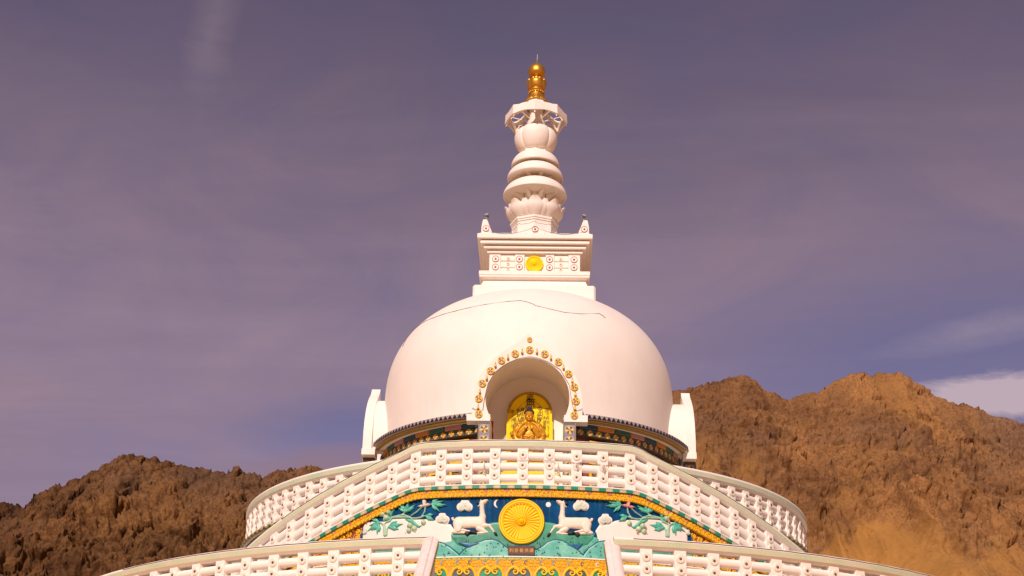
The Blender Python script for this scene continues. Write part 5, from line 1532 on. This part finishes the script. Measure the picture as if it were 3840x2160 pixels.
# torso and lap
E_(0, 0.02, 12.52, 0.27, 0.19, 0.34); E_(0, 0.03, 12.68, 0.31, 0.17, 0.17); E_(0, 0.0, 12.25, 0.30, 0.22, 0.25)
E_(0, -0.02, 12.02, 0.50, 0.30, 0.13)
E_(0, -0.02, 12.42, 0.40, 0.19, 0.42); E_(0, -0.07, 12.46, 0.34, 0.15, 0.26); E_(0, 0.0, 12.20, 0.44, 0.21, 0.32)
for s in (-1, 1):
    TB([(s*0.20, -0.02, 12.10), (s*0.44, -0.14, 12.05), (s*0.30, -0.30, 12.02), (0, -0.33, 12.0)], [0.14, 0.13, 0.11, 0.09])
    # shoulder, upper arm, forearm raised to the chest
    E_(s*0.27, 0.03, 12.74, 0.115, 0.13, 0.11)
    TB([(s*0.28, 0.03, 12.75), (s*0.36, 0.0, 12.58), (s*0.405, -0.06, 12.40)], [0.105, 0.11, 0.115])
    TB([(s*0.38, -0.06, 12.38), (s*0.25, -0.20, 12.40), (s*0.13, -0.275, 12.54)], [0.10, 0.085, 0.045])
    # sleeve drape below the forearm
    TB([(s*0.38, -0.10, 12.40), (s*0.33, -0.14, 12.22), (s*0.30, -0.18, 12.08)], [0.10, 0.09, 0.08])
    for j in range(4):
        TB([(s*(0.19+0.055*j), -0.245+0.03*j, 12.50-0.01*j), (s*(0.20+0.05*j), -0.25+0.03*j, 12.36), (s*(0.19+0.05*j), -0.26+0.02*j, 12.16)], [0.016, 0.02, 0.022], 8)
    # robe folds over the shoulder and arm
    for j in range(6):
        TB([(s*(0.09+0.02*j), -0.125-0.004*j, 12.83-0.02*j), (s*(0.22+0.022*j), -0.155, 12.75-0.04*j), (s*(0.34+0.012*j), -0.135, 12.62-0.045*j), (s*(0.42+0.004*j), -0.10, 12.46-0.03*j)], 0.021, 8)
for j in range(4):      # folds across the belly
    TB([(-0.18+0.03*j, -0.20, 12.40-0.05*j), (0.0, -0.235, 12.36-0.055*j), (0.17-0.02*j, -0.20, 12.45-0.05*j)], 0.015, 8)
TB([(-0.12, -0.09, 12.82), (-0.05, -0.175, 12.66), (0.02, -0.20, 12.52)], 0.018, 8); TB([(0.12, -0.09, 12.82), (0.08, -0.17, 12.68), (0.04, -0.20, 12.55)], 0.018, 8)
# neck and head
TB([(0, 0.03, 12.76), (0, 0.02, 12.93)], [0.095, 0.08])
E_(0, 0.0, 13.045, 0.118, 0.125, 0.165); E_(0, -0.03, 12.945, 0.092, 0.09, 0.075); E_(0, 0.03, 13.12, 0.122, 0.125, 0.12)
TB([(0, -0.125, 13.09), (0, -0.142, 13.03), (0, -0.135, 13.005)], [0.014, 0.02, 0.024], 8)
E_(0, -0.118, 12.955, 0.036, 0.018, 0.012); E_(0, -0.112, 12.935, 0.030, 0.018, 0.011); E_(0, -0.10, 12.90, 0.035, 0.03, 0.025)
for s in (-1, 1):
    TB([(s*0.02, -0.122, 13.10), (s*0.05, -0.118, 13.115), (s*0.088, -0.09, 13.095)], 0.009, 6)
    E_(s*0.048, -0.108, 13.065, 0.03, 0.018, 0.015); E_(s*0.05, -0.09, 12.99, 0.045, 0.035, 0.045)
    TB([(s*0.125, 0.015, 13.10), (s*0.135, 0.01, 13.03), (s*0.125, 0.0, 12.92)], [0.024, 0.022, 0.02], 8)
# hands: palm, four fingers and a thumb each, nearly touching in front of the chest
for s in (-1, 1):
    px, py, pz = s*0.085, -0.285, 12.615
    TB([(s*0.145, -0.265, 12.555), (px, py, pz)], [0.042, 0.046], 10)
    E_(px, py, pz+0.02, 0.034, 0.022, 0.05)
    for j, (L, spread) in enumerate(((0.10, -0.9), (0.125, -0.35), (0.118, 0.2), (0.095, 0.75))):
        bx, bz_ = px+s*0.012*(j-1.5), pz+0.055
        dx = s*0.30*(j-1.3)*0.28+(-s*0.10)
        curl = 0.035 if j else 0.055
        TB([(bx, py, bz_), (bx+dx*L*0.9, py-0.012, bz_+L*0.5), (bx+dx*L*1.2-s*0.01*(j == 0), py-curl*0.9, bz_+L*(0.86 if j else 0.55))], [0.0125, 0.0115, 0.008], 8)
    TB([(px-s*0.022, py-0.01, pz-0.005), (px-s*0.052, py-0.028, pz+0.025), (px-s*0.062, py-0.034, pz+0.058)], [0.015, 0.0125, 0.009], 8)
place('body', remesh(mb, 0.0085, 'body', 'gold_statue', 2), statue)
mb = MB()
E_(0, 0.035, 13.13, 0.132, 0.135, 0.125); E_(0, 0.045, 13.245, 0.078, 0.08, 0.075)
hv = MB()
for ring in range(9):
    el = rad(4+10*ring)
    nn = max(4, int(26*math.cos(el)))
    for k in range(nn):
        w = 2*PI*(k+0.5*(ring % 2))/nn
        x, y, z = 0.135*math.cos(el)*math.cos(w), 0.138*math.cos(el)*math.sin(w), 0.128*math.sin(el)
        if y < -0.06 and z < 0.045: continue
        E_(x, 0.035+y, 13.135+z, 0.0175, 0.0175, 0.0165)
for ring in range(5):
    el = rad(10+18*ring); nn = max(3, int(15*math.cos(el)))
    for k in range(nn):
        w = 2*PI*(k+0.5*(ring % 2))/nn
        E_(0.08*math.cos(el)*math.cos(w), 0.045+0.082*math.cos(el)*math.sin(w), 13.25+0.077*math.sin(el), 0.0165, 0.0165, 0.0155)
# keep the face clear of hair
for i, v in enumerate(mb.v): pass
o = mb.obj('hair', 'hair_blue', statue, True)
bm = bmesh.new(); bm.from_mesh(o.data)
kill = [v for v in bm.verts if v.co.y < SY-0.035 and v.co.z < 13.155 and abs(v.co.x-SX) < 0.112]
bmesh.ops.delete(bm, geom=kill, context='VERTS'); bm.to_mesh(o.data); bm.free()
o = place('urna', None, statue); bpy.data.objects.remove(o)

for o in (altar, lotus, panel, statue): o.location = Vector(o.location)+Vector((0.003, 0.40, 0.121 if o is not altar else 0.0))
mb = MB(); mb.box(PC-0.66, PC+0.66, -4.86, -4.12, 11.575, 11.60); part(mb, 'altar_top', 'gold_paint', altar, mat=Matrix.Translation((0, 0.40, 0.10)))
# ------------------------------------------------------------------ small things
# floodlights on the front corner pinnacles
for s, lab in ((-1, 'small grey floodlight on the left corner pinnacle'), (1, 'small grey floodlight on the right corner pinnacle')):
    x0 = HC+s*1.58-s*0.03
    r_ = thing('floodlight', (x0, -1.58, 20.51), lab, 'floodlight', 'floodlights on the pinnacles')
    mb = MB(); mb.tube([(x0, -1.58, 20.49), (x0, -1.58, 20.61)], 0.012, 6); mb.tube([(x0-0.055, -1.58, 20.69), (x0-0.055, -1.58, 20.62), (x0+0.055, -1.58, 20.62), (x0+0.055, -1.58, 20.69)], 0.008, 5)
    part(mb, 'bracket', 'metal_grey', r_)
    mb = MB(); mb.add([(sx*a, y, sz*a*0.8) for a, y in ((0.05, 0.05), (0.072, -0.05)) for sx, sz in ((-1, -1), (1, -1), (1, 1), (-1, 1))], [(0, 3, 2, 1), (4, 5, 6, 7), (0, 1, 5, 4), (1, 2, 6, 5), (2, 3, 7, 6), (3, 0, 4, 7)])
    hd = part(mb, 'housing', 'metal_grey', r_, mat=T((x0, -1.58, 20.69), rad(25*s), 0, rad(-35)))
    mb = MB(); mb.box(-0.06, 0.06, -0.054, -0.051, -0.046, 0.046); part(mb, 'lens', 'aluminium', hd, mat=T((x0, -1.58, 20.69), rad(25*s), 0, rad(-35)))
# cables
def cable(name, label, pts, r_=0.008, mat='cable_dark'):
    mb = MB(); mb.tube(pts, r_, 5)
    return tag(mb.obj(name, mat, None, True), label, 'cable')
ZD = lambda X, Y: (1500+.1941*X, 1090+.1941*Y)
dp = [ZD(*q) for q in [(50, 1075), (120, 935), (265, 748), (480, 592), (640, 525), (820, 460), (1060, 395), (1300, 335), (1650, 265), (2100, 205), (2330, 190), (2450, 215), (2576, 260)]]+[(2008, 1146), (2069, 1160), (2120, 1172), (2180, 1177), (2248, 1176), (2262, 1184), (2270, 1193)]
cable('cable', 'thin dark cable slung across the top of the dome', [on_dome(x, y, 0.010) for x, y in dp], 0.0075)
mb_pts = [tuple(at_y(*Z4(X, Y), -5.225)) for X, Y in [(155, 975), (190, 990), (240, 1000), (285, 1000), (300, 880), (345, 690), (430, 550), (540, 470), (680, 400), (760, 380), (840, 368), (940, 385), (1060, 430), (1200, 520), (1250, 610), (1305, 700), (1320, 800), (1340, 920), (1362, 1010), (1420, 1000), (1465, 985)]]
cable('cable', 'thin cable following the rim of the niche arch', mb_pts, 0.007)
cable('cable', 'thin dark cable clipped along the landing coping', [cyl(9.772, rad(d), stair_base(rad(d))+(1.094+0.004*math.sin(d*1.3))*hfac(stair_base, rad(d), 9.7)) for d in np.arange(-40, 40.5, 1.0)], 0.007)
for sg, lab in ((-1, 'dark cable clipped along the lower left coping'), (1, 'dark cable clipped along the lower right coping')):
    cable('cable', lab, [tuple(Vector(cyl(13.972 if sg > 0 else 13.832, rad(sg*d), 6.30+1.094+0.003*math.sin(d*1.7)))+Vector(LOW)) for d in np.arange(9.0, 46, 1.0)], 0.007)
for sg, lab in ((-1, 'thin wire sagging from the left pinnacle to the middle roundel'), (1, 'thin wire sagging from the right pinnacle to the middle roundel')):
    cable('cable', lab, [(HC+sg*(1.60-1.65*u), -1.845, 20.02+0.19*u**3-0.10*math.sin(PI*u)) for u in np.linspace(0, 1, 14)], 0.006)
# cloth strips on the landing balustrade
def band(a, z, lab, mat, knot):
    c = cyl(9.70, a, stair_base(a)+z)
    r_ = thing('cloth_tie', c, lab, 'cloth', 'cloth strips tied to the landing balustrade')
    for j in range(3 if not knot else 2):
        zz = (j-1)*0.018
        mb = MB(); hw = 0.138
        pts = [(-hw, 0.20, zz), (-hw, -0.006, zz+rnd.uniform(-.01, .01)), (-0.05, -0.010, zz+rnd.uniform(-.008, .008)-(0.03 if knot else 0)), (0.05, -0.010, zz+rnd.uniform(-.008, .008)-(0.03 if knot else 0)), (hw, -0.006, zz+rnd.uniform(-.01, .01)), (hw, 0.20, zz)]
        mb.tube(pts, 0.010, 6)
        part(mb, 'wrap', mat, r_, mat=T(c, a))
    if knot:
        mb = MB(); mb.ellipsoid((0.01, -0.03, -0.045), (0.035, 0.025, 0.028), 8, 6)
        for k in range(5):
            x1 = rnd.uniform(-.05, .05)
            mb.tube([(0.0, -0.03, -0.045), (x1*0.6, -0.05, -0.09), (x1, -0.045, -0.14-rnd.uniform(0, .09))], [0.013, 0.015, 0.006], 6)
        if knot == 2:
            mb.tube([(0.01, -0.03, -0.04), (0.08, -0.03, -0.02), (0.15, -0.02, 0.0)], [0.02, 0.026, 0.016], 6)
        part(mb, 'knot', mat, r_, mat=T(c, a))
band(rad(-0.41), 0.61, 'white cloth band wrapped round a post directly below the statue', 'rag_white', 0)
band(rad(3.43), 0.59, 'thin white cloth band round the post right of the statue', 'rag_white', 0)
band(rad(7.4), 0.60, 'grey rag twisted and tied on a landing post', 'rag', 2)
band(rad(11.3), 0.58, 'grey rag with frayed hanging ends on a landing post', 'rag', 1)
for a, lab in ((rad(-6.0), 'pale cloth strip hanging knotted from the middle rail left of the statue'), (rad(4.75), 'pale cloth strip hanging knotted from the middle rail right of the statue')):
    c = cyl(9.70, a, stair_base(a)+0.467)
    r_ = thing('cloth_tie', c, lab, 'cloth', 'cloth strips tied to the landing balustrade')
    mb = MB()
    loop = [(0, 0.115+0.108*math.sin(w)*-1, 0.108*math.cos(w)) for w in np.linspace(-0.4, PI+0.4, 12)]
    mb.tube(loop, 0.011, 6)
    mb.tube([(0, 0.01, 0.02), (0.0, -0.01, -0.09), (0.004, 0.0, -0.12)], [0.02, 0.012, 0.02], 6)
    mb.tube([(0.0, 0.0, -0.11), (0.02, -0.02, -0.17), (0.05, -0.015, -0.24)], [0.018, 0.022, 0.008], 6)
    mb.tube([(0.0, 0.0, -0.11), (-0.02, -0.02, -0.15), (-0.03, -0.015, -0.19)], [0.014, 0.015, 0.006], 6)
    part(mb, 'strip', 'rag', r_, mat=T(c, a))
